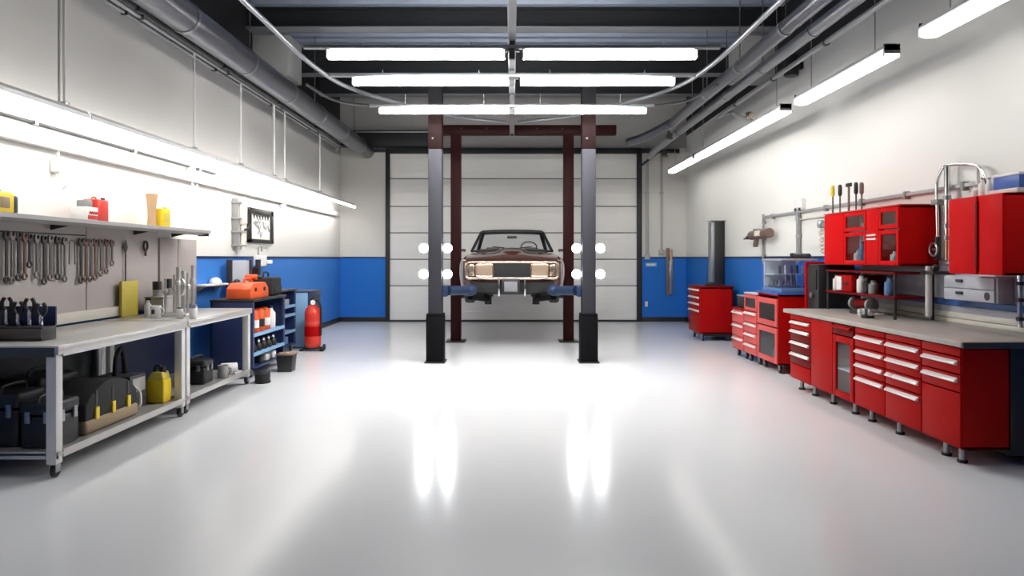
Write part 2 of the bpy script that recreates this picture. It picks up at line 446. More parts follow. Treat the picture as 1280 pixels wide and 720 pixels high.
# spiral duct on the left
t = thing('ventilation_duct', 'large shiny spiral duct running along the left wall under the roof', 'duct', (-3.38, 9, 3.83))
pts = [(-3.38, y, 3.98) for y in (1.5, 15.93)]
MB().cyl((-3.38, 1.5, 3.98), (-3.38, 15.93, 3.98), .165, n=32).build('tube', 'duct', t)
for k in range(9):
    y = 2.2 + k * 1.6
    MB().cyl((-3.38, y, 3.98), (-3.38, y + .05, 3.98), .174, n=32).build('joint_ring', 'galv', t)
for k in range(5):
    y = 3.0 + k * 2.9
    MB().tube([(-3.38, y, 4.15), (-3.38, y, ZC + .01)], .008, 8).build('hanger', 'darkpipe', t)
for (x, z, r, m, lab) in ((-3.66, 3.93, .035, 'darkpipe', 'dark pipe running just below the big spiral duct'), (-3.76, 3.88, .022, 'galv', 'thin steel pipe running lowest beside the spiral duct'), (-3.60, 3.83, .02, 'galv', 'thin steel conduit tucked under the spiral duct')):
    pts = [(x, 1.5, z), (x, 14.2, z)]
    if r == .022: pts = [(x, 1.5, z), (x, 13.6, z), (x, 14.6, z - .03), (-3.95, 15.2, z - .03)]
    t = thing('pipe', lab, 'pipe', (x, 8, z - r))
    MB().tube(curve(pts, 4) if len(pts) > 2 else pts, r, 12).build('tube', m, t)
    for k in range(6):
        y = 2.6 + k * 2.0
        MB().box(x - r - .006, x + r + .006, y, y + .03, z - r - .006, z + r + .006, .004).build('clip', 'iron', t)

# pipes on the right
for (x, z, r, m, lab, y1, end) in (
        (2.98, 4.0, .085, 'duct', 'thick steel pipe highest of the bundle along the right wall', 12.6, 0),
        (3.28, 3.97, .07, 'galv', 'steel pipe in the middle of the bundle along the right wall', 13.4, 1),
        (3.42, 3.84, .028, 'galv', 'thin conduit lowest of the bundle along the right wall', 10.9, 2)):
    t = thing('pipe', lab, 'pipe', (x, 8, z - r))
    pts = [(x, 1.5, z), (x, y1, z)]
    if end == 0: pts = [(x, 1.5, z), (x, y1 - .6, z), (x - .05, y1, z - .02), (x - .35, y1 + .8, z - .12), (x - .6, y1 + 1.3, z - .15)]
    if end == 1: pts = [(x, 1.5, z), (x, y1 - .6, z), (x - .03, y1, z - .02), (x - .25, y1 + .9, z - .2), (x - .25, y1 + 1.6, z - .25)]
    if end == 2: pts = [(x, 1.5, z), (x, y1 - .3, z), (x + .1, y1, z - .03), (x + .55, y1 + .25, z - .12)]
    MB().tube(curve(pts, 5), r, 18).build('tube', m, t)
    for k in range(6):
        y = 2.9 + k * 1.5
        MB().cyl((x, y, z), (x, y + .05, z), r + .008, n=18).build('collar', 'iron' if r < .05 else 'galv', t)
        if r > .05: MB().cyl((x, y + .025, z + r), (x, y + .025, ZC + .01), .008, n=8).build('hanger', 'darkpipe', t)
for x, y, z, lab in ((2.93, 12.75, 3.775, 'small dark valve hanging under the thick right pipe'), (3.10, 13.9, 3.62, 'small dark valve at the end of the middle right pipe')):
    t = thing('valve', lab, 'valve', (x, y, z - .09))
    MB().cyl((x, y - .07, z), (x, y + .07, z), .05, n=14).cyl((x, y, z), (x, y, z + .09), .025, n=12).build('body', 'iron', t)
    MB().cyl((x - .07, y, z - .05), (x + .07, y, z - .05), .02, n=10).build('handle', 'darkpipe', t)
t = thing('junction_box', 'brassy little junction box where the right conduit ends', 'junction box', (3.68, 10.6, 3.62))
MB().box(3.64, 3.73, 10.55, 10.65, 3.66, 3.76, .01).build('box', 'bronze', t)
MB().cyl((3.685, 10.6, 3.50), (3.685, 10.6, 3.67), .012, n=10).build('stub', 'galv', t)
t = thing('wall_speaker', 'black cylinder speaker mounted high on the right wall', 'speaker', (3.93, 9.6, 4.05))
MB().lathe([(.09, 0), (.10, .02), (.10, .27), (.085, .29)], (3.93, 9.6, 4.05), 24).build('body', 'black', t)
MB().box(4.0, 4.085, 9.56, 9.64, 4.15, 4.25, .005).build('bracket', 'iron', t)
o = MB().box(2.75, 3.5, 6.05, 6.35, 4.1, 4.62, .02).build('junction_box', 'darkpipe')
tag(o, 'large dark box the right pipes pass under at the top edge', 'junction box')

# lamps on the right wall
def lamp_along(x, z, y0, y1, label, group, mlamp, wallx, s):
    t = thing('wall_light', label, 'wall light', (x, (y0 + y1) / 2, z - .07), group)
    b = MB()
    poly = [(x - .080, z - .06), (x - .080, z + .02), (x - .045, z + .065), (x + .045, z + .065), (x + .080, z + .02), (x + .080, z - .06), (x + .070, z - .06), (x + .070, z), (x - .070, z), (x - .070, z - .06)]
    b.prism(poly, 'xz', y0, y1); b.build('housing', 'lampwhite', t, smooth=False)
    MB().box(x - .084, x - .0805, y0 + .02, y1 - .02, z - .055, z + .005).build('flank_strip', 'lampRs', t, smooth=False)
    poly = [(x - .068, z - .001), (x + .068, z - .001), (x + .066, z - .055), (x + .04, z - .066), (x - .04, z - .066), (x - .068, z - .058)]
    MB().prism(poly, 'xz', y0 + .015, y1 - .015).build('diffuser', mlamp, t, smooth=False)
    for yy in (y0, y1 - .016):
        MB().box(x - .075, x + .075, yy, yy + .016, z - .03, z + .06, .003).build('end_cap', 'lampgrey', t)
    for yy in (y0 + .3, y1 - .3):
        MB().tube([(x, yy, z + .06), (x, yy, ZC - .002)], .006, 8).build('hanger', 'galv', t)
    return t
RL = [(3.6, 5.75, 'white batten lamp on the right wall nearest the viewer, cut by the frame'), (6.28, 8.28, 'white batten lamp on the right wall above the two red wall cabinets'),
      (8.72, 12.8, 'longest white batten lamp on the right wall'), (12.95, 14.95, 'white batten lamp on the right wall farthest back by the door')]
for y0, y1, lab in RL:
    lamp_along(3.5, 3.41, y0, y1, lab, 'batten lamps on the right wall', 'lampR', XR, 1)

# continuous lamp line hung in front of the left wall
for k in range(5):
    y0 = 3.3 + k * 2.42
    y1 = y0 + 2.40
    t = thing('wall_light', 'slim white strip lamp, %s in the left wall line from the viewer' % ORD[k], 'wall light', (-3.58, y0 + 1.2, 2.6), 'strip lamps in the left wall line')
    MB().prism([(-3.65, 2.70), (-3.60, 2.725), (-3.55, 2.72), (-3.522, 2.69), (-3.522, 2.656), (-3.545, 2.656), (-3.56, 2.69), (-3.645, 2.69)], 'xz', y0, y1).build('housing', 'lampwhite', t, smooth=False)
    MB().prism([(-3.523, 2.655), (-3.523, 2.622), (-3.532, 2.612), (-3.545, 2.612), (-3.545, 2.655)], 'xz', y0 + .006, y1 - .006).build('diffuser', 'lampL', t, smooth=False)
    MB().prism([(-3.547, 2.655), (-3.547, 2.650), (-3.632, 2.668), (-3.632, 2.685), (-3.562, 2.685)], 'xz', y0 + .006, y1 - .006).build('wall_fill', 'lampLw', t, smooth=False)  # hidden glowing lens added behind the lip to brighten the wall
    MB().prism([(-3.646, 2.692), (-3.655, 2.70), (-3.655, 2.715), (-3.646, 2.705)], 'xz', y0 + .02, y1 - .02).build('uplight_strip', 'lampLup', t, smooth=False)
    MB().box(-3.535, -3.520, y0, y0 + .015, 2.612, 2.69, .003).build('end_cap', 'lampwhite', t)
t = thing('cable_trunking', 'white cable trunking running under the left wall lamp line', 'trunking', (-3.97, 9.6, 2.44))
MB().box(-4.026, -3.95, 3.7, 15.6, 2.44, 2.54, .006).build('channel', 'trunk', t)
MB().box(-3.952, -3.944, 3.7, 15.6, 2.475, 2.482).build('lid_seam', 'shelfgrey', t, smooth=False)
t = thing('pipe', 'thin grey pipe between the left lamp line and the trunking', 'pipe', (-3.99, 6, 2.6))
MB().tube([(-4.0, 3.7, 2.63), (-4.0, 9.2, 2.63)], .013, 10).build('tube', 'darkpipe', t)
for k in range(4): MB().box(-4.027, -3.98, 4.2 + k * 1.5, 4.24 + k * 1.5, 2.612, 2.648).build('clip', 'galv', t)
# rods that carry the lamp line
for k, (px, zt) in enumerate(((80, 3.812), (243, 3.812), (301, 3.812), (343, 3.812), (356, 3.812), (400, 3.812))):
    y = F * 3.6 / (640 - px)
    t = thing('hanging_rod', 'upright pale hanging rod of the left lamp line, %s from the viewer' % ORD[k], 'rod', (-3.6, y, 2.722), 'hanging rods of the left lamp line')
    MB().tube([(-3.6, y, 2.724), (-3.6, y, zt)], .013, 10).build('tube', 'lampwhite', t)
    if k in (0, 3): MB().tube([(-3.6, y - .06, 2.724), (-3.6, y - .06, zt)], .010, 10).build('tube', 'shelfgrey', t)
    MB().box(-3.63, -3.57, y - .03, y + .03, 2.722, 2.75, .004).build('clip', 'galv', t)
for k, (px, py, nm) in enumerate(((75, 207, 'above the long grey shelf'), (241, 214, 'beyond the end of the grey shelf'), (355, 255, 'beside the framed diagram'))):
    y = F * 3.97 / (640 - px); z = 1.5 + (322 - py) * y / F
    t = thing('wall_hook', 'small white conduit drop with a hook %s' % nm, 'hook', (-3.98, y, z - .1))
    MB().box(-4.027, -3.95, y - .05, y + .05, z - .06, z + .06, .012).build('box', 'white', t)
    MB().tube(curve([(-3.99, y, z - .05), (-3.98, y, z - .15), (-3.95, y, z - .2), (-3.91, y, z - .17)]), .012, 8).build('hook', 'lampwhite', t)
    MB().tube([(-3.99, y, z + .05), (-3.99, y, 2.45)], .012, 8).build('conduit', 'lampwhite', t)

# ================================================================ car lift
t = thing('car_lift', 'dark four post car lift with blue arms holding up the brown car', 'car lift', (0, 11, 0))
lift = t
FX0, FX1 = at(544.5, 0, 9.8).x, at(735.5, 0, 9.8).x
for x in (FX0, FX1):
    hw = .098
    p = MB()
    poly = [(x - hw, 9.72), (x + hw, 9.72), (x + hw, 9.92), (x - hw, 9.92)]
    MB().prism(poly, 'xy', .0, 3.05, .012).build('post', 'post', t)
    MB().prism(poly, 'xy', 3.05, 3.62, .006).build('post_upper', 'marooncap', t)
    MB().prism(poly, 'xy', 3.62, 4.13, .006).build('post_top', 'postblack', t)
    MB().box(x - .125, x + .125, 9.69, 9.95, .012, .66, .012).build('sleeve', 'postblack', t)
    MB().box(x - .145, x + .145, 9.66, 9.98, 0, .022, .004).build('base_plate', 'iron', t)
    MB().box(x - .122, x + .122, 9.695, 9.945, .655, .70, .008).build('collar', 'postblack', t)
    MB().cyl((x - .03, 9.72, 3.2), (x - .03, 9.70, 3.2), .015, n=12).build('bolt', 'iron', t)
RX0, RX1 = at(570, 0, 12.2).x, at(710.5, 0, 12.2).x
for x in (RX0, RX1):
    b = MB().box(x - .09, x + .09, 12.12, 12.14, 0.01, 3.70, .003).box(x - .09, x - .07, 12.14, 12.3, 0.01, 3.70, .003).box(x + .07, x + .09, 12.14, 12.3, .01, 3.70, .003)
    b.build('rear_post', 'maroon', t)
    MB().box(x - .17, x + .17, 12.02, 12.42, 0, .022, .004).build('base_plate', 'iron', t)
MB().box(at(553, 0, 12.2).x, at(770, 0, 12.2).x, 12.13, 12.29, 3.69, 3.86, .008).build('cross_beam', 'maroon', t)
for k in range(5):
    x = -.9 + k * .45
    MB().cyl((x, 12.135, 3.80), (x, 12.12, 3.80), .014, n=10).build('bolt', 'iron', t)
for s, x in ((-1, FX0), (1, FX1)):
    xi = x - s * .1
    MB().box(min(x - s * .10, x - s * .17), max(x - s * .10, x - s * .17), 9.74, 9.92, .94, 1.10, .015).build('carriage', 'liftblue', t)
    a0 = Vector((x - s * .16, 9.9, 1.02)); a1 = Vector((s * .66, 10.42, 1.0))
    b = MB().cyl(a0, a1, .07, n=14); b.build('arm', 'liftblue', t)
    MB().sphere(a1, .105, (1.25, 1, .85)).build('swivel_joint', 'liftblue', t)
    a2 = Vector((s * .40, 11.42, .81)); a15 = Vector((s * .64, 10.5, .90))
    MB().tube([a15, a2], .05, 12).build('arm_extension', 'postblack', t)
    MB().cyl((a2.x, a2.y, .72), (a2.x, a2.y, .86), .06, n=16).cyl((a2.x, a2.y, .85), (a2.x, a2.y, .888), .085, n=16).build('lift_pad', 'rubber', t)
    xr = RX0 if s < 0 else RX1
    MB().tube([(xr - s * .08, 12.2, .82), (s * .55, 13.3, .80)], .05, 12).build('rear_arm', 'liftblue', t)
    MB().cyl((s * .55, 13.3, .80), (s * .55, 13.3, .888), .08, n=16).build('lift_pad', 'rubber', t)

# work lamps clamped to the front posts
for s, x in ((-1, FX0), (1, FX1)):
    for z, hn in ((1.635, 'upper'), (1.262, 'lower')):
        for q in (-1, 1):
            xx = x + q * .172
            side = {(-1, -1): 'outer', (-1, 1): 'inner', (1, -1): 'inner', (1, 1): 'outer'}[(s, q)]
            t = thing('work_light', 'round glowing work lamp, %s one on the %s side of the %s front lift post' % (hn, side, 'left' if s < 0 else 'right'), 'work light', (xx, 9.85, z - .07), 'work lamps on the lift posts')
            MB().lathe([(.035, 0), (.066, .03), (.070, .075)], (xx, 9.87, z), 20, '-Y').build('housing', 'lampwhite', t)
            MB().lathe([(.062, 0), (.058, .012), (.03, .02)], (xx, 9.797, z), 20, '-Y').build('lens', 'lampW', t)
            MB().box(min(xx - q * .03, x + q * .099), max(xx - q * .03, x + q * .099), 9.84, 9.87, z - .02, z + .02, .004).build('clamp', 'iron', t)

# ================================================================ car on the lift
YC = 11.0
car = thing('car', 'brown classic two door car with chrome nose raised on the lift', 'car', (0, 13.1, .72))
# (t, half width, bottom, mid, shoulder, edge, top, crown)
ST = [(.00, .70, 1.12, 1.30, 1.40, 1.435, 1.445, 1.455), (.05, .765, 1.09, 1.30, 1.415, 1.455, 1.465, 1.475), (.14, .80, 1.02, 1.28, 1.44, 1.485, 1.50, 1.51), (.45, .825, .96, 1.25, 1.49, 1.53, 1.55, 1.585),
      (.95, .835, .94, 1.24, 1.52, 1.555, 1.58, 1.64), (1.42, .84, .93, 1.24, 1.545, 1.58, 1.60, 1.655), (2.0, .845, .93, 1.24, 1.555, 1.585, 1.595, 1.60), (2.9, .845, .93, 1.24, 1.56, 1.585, 1.59, 1.595),
      (3.5, .84, .94, 1.24, 1.56, 1.585, 1.59, 1.595), (4.0, .82, .98, 1.26, 1.53, 1.56, 1.57, 1.58), (4.35, .78, 1.04, 1.28, 1.50, 1.53, 1.54, 1.545), (4.45, .70, 1.10, 1.28, 1.46, 1.49, 1.50, 1.505)]
rows = []
for (tt, w, zb, zm, zs_, ze, zt, zc) in ST:
    half = [(0, zb), (w * .55, zb), (w * .93, zb + .015), (w * .985, zb + .09), (w, zm), (w * .985, zs_), (w * .93, ze), (w * .62, zt), (w * .33, zt + (zc - zt) * .55), (w * .2, zc), (0, zc)]
    full = [(-x, z) for x, z in half[::-1]] + half[1:-1]
    rows.append([(x, YC + tt, z) for x, z in full])
b = MB(); b.grid(rows, close_u=True)
bm = b.bm; bm.verts.ensure_lookup_table()
n = len(rows[0])
fr = [v for v in bm.verts if abs(v.co.y - YC) < 1e-4]; bk = [v for v in bm.verts if abs(v.co.y - (YC + 4.45)) < 1e-4]
bm.faces.new(fr); bm.faces.new(bk[::-1]); bmesh.ops.recalc_face_normals(bm, faces=bm.faces[:])
body = b.build('body', 'carpaint', car)
# wheel arches cut out of the body
cut = MB()
for ya in (YC + .78, YC + 3.42):
    for s in (-1, 1):
        cut.cyl((s * .60, ya, 1.02), (s * .95, ya, 1.02), .36, n=36)
co = cut.build('cutter', 'rubber')
co.location = co.location
md = body.modifiers.new('arch', 'BOOLEAN'); md.object = co; md.operation = 'DIFFERENCE'; md.solver = 'EXACT'
bpy.context.view_layer.update()
me2 = bpy.data.meshes.new_from_object(body.evaluated_get(bpy.context.evaluated_depsgraph_get()))
body.modifiers.clear(); body.data = me2
for p in me2.polygons: p.use_smooth = True
try: me2.set_sharp_from_angle(angle=math.radians(32))
except Exception: pass
bpy.data.objects.remove(co, do_unlink=True)
# nose: ring round the grille, grille, lamps
def rrect(x0, x1, z0, z1, r, n=5):
    out = []
    for cx, cz, a0 in ((x1 - r, z1 - r, 0), (x0 + r, z1 - r, 90), (x0 + r, z0 + r, 180), (x1 - r, z0 + r, 270)):
        for k in range(n + 1):
            a = math.radians(a0 + 90 * k / n); out.append((cx + r * math.cos(a), cz + r * math.sin(a)))
    return out
pts = [Vector((x, YC - .02 + .10 * max(0, abs(x) - .55) ** 1.5, z)) for x, z in rrect(-.745, .745, 1.165, 1.425, .06)]
MB().tube(pts, .022, 10, closed=True).build('bumper_ring', 'bronze', car)
MB().box(-.30, .30, YC - .012, YC + .04, 1.185, 1.405, .006).build('grille_back', 'rubber', car)
b = MB()
for k in range(8): b.box(-.29, .29, YC - .018, YC - .01, 1.20 + k * .026, 1.208 + k * .026)
b.build('grille', 'black', car, smooth=False)
for s in (-1, 1):
    h = MB().box(min(s * .31, s * .58), max(s * .31, s * .58), YC - .03, YC + .05, 1.20, 1.39, .02, 3).build('headlamp', 'lens', car)
    MB().tube([Vector((x + s * .445, YC - .03, z)) for x, z in rrect(-.135, .135, 1.197, 1.393, .03)], .011, 8, closed=True).build('bezel', 'bronze', h)
    MB().box(min(s * .60, s * .73), max(s * .60, s * .73), YC - .02 + .015, YC + .06, 1.20, 1.39, .015).build('turn_signal', 'bronze', car)
    # fender edge moulding seen from the front
    MB().tube(curve([(s * .735, YC + .04, 1.445), (s * .80, YC + .18, 1.47), (s * .838, YC + .6, 1.47), (s * .852, YC + 1.4, 1.49), (s * .858, YC + 2.8, 1.49), (s * .845, YC + 3.8, 1.49)]), .014, 8).build('fender_moulding', 'bronze', car)
    MB().tube(curve([(s * .80, YC + .12, 1.46), (s * .83, YC + .16, 1.38), (s * .835, YC + .17, 1.22), (s * .81, YC + .18, 1.03)]), .024, 8).build('corner_bumper', 'steel', car)
    MB().box(min(s * .195, s * .225), max(s * .195, s * .225), YC - .075, YC - .03, .88, 1.165, .008).build('bumper_guard', 'chrome', car)
    MB().tube([(s * .04, YC + 1.35, 1.67), (s * .36, YC + 1.50, 1.70)], .008, 6).build('wiper', 'rubber', car)
    MB().prism([(YC + 1.55, 1.62), (YC + 1.60, 1.66), (YC + 1.75, 1.66), (YC + 1.75, 1.60)], 'yz', min(s * .86, s * .95), max(s * .86, s * .95), .01).build('side_mirror', 'bronze', car)
# valance and plate
b = MB().prism([(-.70, 1.16), (.70, 1.16), (.66, .98), (.55, .93), (-.55, .93), (-.66, .98)], 'xz', YC + .03, YC + .30, .02)
b.build('valance', 'rubber', car)
MB().box(-.62, .62, YC + .3, YC + 4.1, .89, .96, .02).build('underbody', 'rubber', car)
MB().tube([(.25, YC + 1.5, .87), (.25, YC + 4.3, .90)], .035, 10).build('exhaust_pipe', 'iron', car)
pf = MB().box(-.165, .125, YC - .06, YC + .05, .925, 1.15, .01).build('plate_frame', 'black', car)
MB().box(-.125, .085, YC - .068, YC - .058, .955, 1.115, .004).build('number_plate', 'plate', pf)
# hood bulge
b = MB(); rows = []
for tt, w, z in ((.20, .10, 1.50), (.5, .17, 1.60), (1.0, .20, 1.655), (1.36, .21, 1.672)):
    rows.append([(x * w, YC + tt, z + dz) for x, dz in ((-1.5, -.05), (-1, -.01), (-.6, .012), (0, .016), (.6, .012), (1, -.01), (1.5, -.05))])
b.grid(rows).build('hood_scoop', 'carpaint', car, solid=.004)
# cabin
wb, wt = .73, .585
fl, fr_, tl, tr = (-wb, YC + 1.42, 1.615), (wb, YC + 1.42, 1.615), (-wt, YC + 1.98, 1.975), (wt, YC + 1.98, 1.975)
rl, rr, bl, br = (-wt, YC + 2.75, 1.975), (wt, YC + 2.75, 1.975), (-wb, YC + 3.45, 1.60), (wb, YC + 3.45, 1.60)
rows = []
for y, z, w in ((YC + 1.94, 1.985, .60), (YC + 2.1, 2.012, .605), (YC + 2.4, 2.02, .605), (YC + 2.7, 2.00, .60), (YC + 2.8, 1.98, .59)):
    rows.append([(x * w, y, z + dz) for x, dz in ((-1, -.03), (-.93, -.005), (-.6, .006), (0, .012), (.6, .006), (.93, -.005), (1, -.03))])
MB().grid(rows).build('roof', 'black', car, solid=.03)
MB().tube([fl, tl], .028, 8).tube([fr_, tr], .028, 8).tube([tl, ((tl[0] + tr[0]) / 2, YC + 1.96, 1.995), tr], .024, 8).tube([fl, ((fl[0] + fr_[0]) / 2, YC + 1.36, 1.655), fr_], .018, 8).build('windscreen_frame', 'seam', car)
MB().tube([rl, bl], .04, 8).tube([rr, br], .04, 8).build('rear_pillar', 'seam', car)
MB().grid([[fl, (0, YC + 1.37, 1.655), fr_], [tl, (0, YC + 1.95, 1.985), tr]]).build('windscreen', 'glassc', car, smooth=False)
MB().grid([[rl, rr], [bl, br]]).build('rear_window', 'glassc', car, smooth=False)
for s in (-1, 1):
    MB().grid([[(s * wb, YC + 1.45, 1.60), (s * wb, YC + 3.4, 1.60)], [(s * wt, YC + 1.98, 1.97), (s * wt, YC + 2.75, 1.97)]]).build('side_window', 'glassc', car, smooth=False)
    MB().box(s * .32 - .2, s * .32 + .2, YC + 2.35, YC + 2.48, 1.60, 1.70, .04, 3).build('seat_back', 'seat', car)
MB().box(-.60, .60, YC + 1.62, YC + 1.75, 1.58, 1.66, .03).build('dashboard', 'seat', car)
MB().tube([(.32 + .15 * math.cos(a), YC + 1.95 + .02 * math.sin(a), 1.70 + .10 * math.sin(a)) for a in [2 * PI * k / 20 for k in range(20)]], .012, 6, closed=True).build('steering_wheel', 'seam', car)
MB().box(-.09, .09, YC + 1.83, YC + 1.86, 1.86, 1.905, .01).build('rear_view_mirror', 'black', car)
# wheels
for ya in (YC + .78, YC + 3.42):
    for s in (-1, 1):
        xo = s * .72
        w_ = MB().lathe([(.20, -.085), (.275, -.085), (.30, -.06), (.302, 0), (.30, .06), (.275, .085), (.20, .085)], (xo, ya, 1.022), 32, 'X').build('tyre', 'rubber', car)
        MB().lathe([(.03, -.07), (.19, -.06), (.205, -.08), (.205, .08), (.19, .06), (.03, .07)], (xo, ya, 1.022), 28, 'X').build('rim', 'chrome', w_)
# ================================================================ left side benches
def caster(x, y, zt, parent, r=.045):
    f = MB().box(x - .02, x + .02, y - .03, y + .03, zt - .012, zt, .003).box(x - .024, x - .018, y - .02, y + .03, r * .8, zt).box(x + .018, x + .024, y - .02, y + .03, r * .8, zt).build('caster', 'galv', parent)
    MB().lathe([(r * .85, -.015), (r, -.01), (r, .01), (r * .85, .015)], (x, y + .01, r), 18, 'X').build('wheel', 'rubber', f)

def workbench(label, y0, y1, xf, xb, zt, lean):
    t = thing('workbench', label, 'workbench', ((xf + xb) / 2, (y0 + y1) / 2, 0))
    MB().box(xb, xf, y0, y1, zt - .012, zt, .004).box(xf - .03, xf, y0, y1, zt - .06, zt - .01, .004).build('worktop', 'benchtop', t)
    MB().box(xf - .05, xf - .005, y0 + .06, y1 - .06, zt - .075, zt - .058).build('apron_rail', 'frame', t)
    MB().box(xb, xb + .04, y0 + .05, y1 - .05, zt - .07, zt - .012).build('apron_rail', 'frame', t)
    MB().box(xb + .03, xf - .03, y0 + .001, y0 + .03, zt - .075, zt - .012).build('end_rail', 'darkframe', t)
    MB().box(xb + .03, xf - .03, y1 - .03, y1 - .001, zt - .075, zt - .012).build('end_rail', 'darkframe', t)
    for x in (xf - .055, xb + .055):
        for y in (y0 + .04, y1 - .04):
            lg = MB().box(x - .035, x + .035, y - .035, y + .035, .095, zt - .06, .005).build('leg', 'frame', t)
            caster(x, y, .10, t)
    MB().box(xb - .012, xb - .002, y0 + .01, y1 - .01, .14, zt - .02).build('shade_panel', 'undershade' if y0 < 5 else 'navy', t)  # dark sheet standing in for the shade on the wall under the bench
    MB().box(xb + .02, xf - .012, y0 + .01, y1 - .01, .155, .168).box(xf - .03, xf - .01, y0 + .07, y1 - .07, .13, .185, .004).box(xb + .02, xf - .02, y0 + .01, y0 + .03, .13, .18).build('shelf', 'benchtop', t)
    return t
workbench('long steel workbench under the tool board nearest the viewer', 4.62, 6.46, -3.07, -3.93, .90, 0)
workbench('shorter steel workbench between the long bench and the navy tool carts', 6.52, 8.12, -3.09, -3.93, .90, 0)

# tool board, long shelf
t = thing('tool_board', 'long grey wall board with hanging wrenches over the workbenches', 'tool board', (XL + .03, 6.3, .93))
MB().box(XL + .004, XL + .035, 3.6, 6.40, .93, 1.80, .004).build('panel', 'board', t)
MB().box(XL + .004, XL + .035, 6.412, 7.70, .93, 1.80, .004).build('panel', 'board', t)
MB().box(XL + .004, XL + .055, 7.712, 8.12, .93, 1.72, .004).build('panel', 'board2', t)
MB().box(XL + .004, XL + .055, 8.13, 8.60, .93, 1.72, .004).build('panel', 'board2', t)
MB().box(XL + .036, XL + .075, 4.0, 7.0, .912, 1.01, .005).build('splash_strip', 'offwhite', t)
MB().box(XL + .033, XL + .045, 4.2, 6.38, 1.70, 1.712).build('hook_rail', 'iron', t)
t = thing('wall_shelf', 'long grey steel shelf above the tool board carrying cans', 'shelf', (-3.8, 6, 1.78))
MB().box(XL + .003, -3.62, 3.4, 8.16, 1.80, 1.825, .004).build('board', 'shelfgrey', t)
MB().prism([(-3.625, 1.825), (-3.60, 1.822), (-3.60, 1.79), (-3.70, 1.765), (-3.72, 1.77), (-3.625, 1.80)], 'xz', 3.4, 8.16).build('front_lip', 'shelfgrey', t)
for y in (4.4, 5.9, 7.2, 8.0):
    MB().prism([(XL + .037, 1.80), (-3.72, 1.80), (XL + .037, 1.74)], 'xz', y, y + .02).build('bracket', 'iron', t)
# bracket-shaped dark end of the shelf
MB().box(-3.74, -3.62, 8.12, 8.158, 1.755, 1.80, .004).build('end_bracket', 'iron', t)

# wrenches hanging on the board
def wrench_at(py_b, px, top_py, m, label, thick=1.0):
    X = XL + .06
    y = F * -X / (640 - px)
    zt = 1.5 + (322 - top_py) * y / F; zb = 1.5 + (322 - py_b) * y / F
    w = .0145 * thick
    o = MB()
    L_ = zt - zb
    # shaft, open jaw above, ring below: one forged piece
    o.prism([(y - w * .55, zt - .05), (y + w * .55, zt - .05), (y + w * .65, zb + .03), (y - w * .65, zb + .03)], 'yz', X - .005, X + .006, .002)
    jaw = [(y - w * .6, zt - .055), (y - w * 1.7, zt - .025), (y - w * 1.5, zt + .012), (y - w * .75, zt + .02), (y - w * .7, zt - .015), (y + w * .6, zt - .018), (y + w * .9, zt + .012), (y + w * 1.6, zt + .004), (y + w * 1.75, zt - .028), (y + w * .6, zt - .055)]
    o.prism(jaw, 'yz', X - .008, X + .008)
    o.tube([(X, y + w * 1.2 * math.cos(a), zb + .015 + w * 1.2 * math.sin(a)) for a in [2 * PI * k / 14 for k in range(14)]], w * .45, 6, closed=True)
    ob = o.build('wrench', m)
    tag(ob, label, 'wrench', 'wrenches on the tool board')
    return ob
W1 = [(8, 352, 292), (15, 353, 292), (23, 349, 293), (31, 348, 294), (37, 333, 295), (46, 346, 296), (55, 354, 297), (63, 349, 297), (72, 348, 298), (81, 351, 299)]
W2 = [(101, 352, 300), (107, 351, 300), (113, 351, 301), (119, 349, 301), (126, 344, 301), (133, 341, 301), (140, 331, 302)]
mm = ['iron', 'wrench', 'iron', 'rust', 'iron', 'wrench', 'iron', 'wrench', 'iron', 'wrench']
for k, (px, pb, pt) in enumerate(W1):
    wrench_at(pb, px, pt, mm[k % 10], 'dark steel wrench, %s in the nearer row on the grey tool board' % ORD[k] if mm[k % 10] != 'rust' else 'bronze toned wrench, fourth in the nearer row on the grey tool board', 1.35)
for k, (px, pb, pt) in enumerate(W2):
    wrench_at(pb, px, pt, 'rust' if k % 2 else ('iron' if k == 0 else 'wrench'), 'wrench of the graded shorter set, %s from the left on the tool board' % ORD[k], 1.6 if k == 0 else 1.3)
def on_board(px, py): 
    X = XL + .06; y = F * -X / (640 - px); return Vector((X, y, 1.5 + (322 - py) * y / F))
p = on_board(90, 300); 
o = MB().tube([p + Vector((0, -.04, -.22)), p + Vector((0, -.035, -.02)), p + Vector((0, 0, 0)), p + Vector((0, .035, -.02)), p + Vector((0, .04, -.22))], .005, 8).build('hook', 'wrench')
tag(o, 'thin bent wire hook between the two rows of wrenches', 'hook')
p = on_board(157, 302); q = on_board(158, 352)
t = thing('trowel', 'long trowel with pointed blade hanging right of the wrenches', 'trowel', (p.x, p.y, q.z))
MB().prism([(p.y - .04, p.z - .06), (p.y, p.z + .02), (p.y + .04, p.z - .06), (p.y, p.z - .13)], 'yz', p.x - .004, p.x + .004, .002).build('blade', 'iron', t)
MB().cyl((p.x, p.y, q.z), (p.x, p.y, p.z - .10), .008, n=8).build('shaft', 'wrench', t)
p = on_board(182, 305)
t = thing('clamp', 'small dark ring clamp hanging near the end of the tool board', 'clamp', (p.x, p.y, p.z - .12))
MB().tube([(p.x, p.y + .04 * math.cos(a), p.z - .02 + .05 * math.sin(a)) for a in [2 * PI * k / 16 for k in range(16)]], .011, 8, closed=True).build('ring', 'iron', t)
MB().cyl((p.x, p.y, p.z - .13), (p.x, p.y, p.z - .065), .012, n=10).build('stem', 'wrench', t)

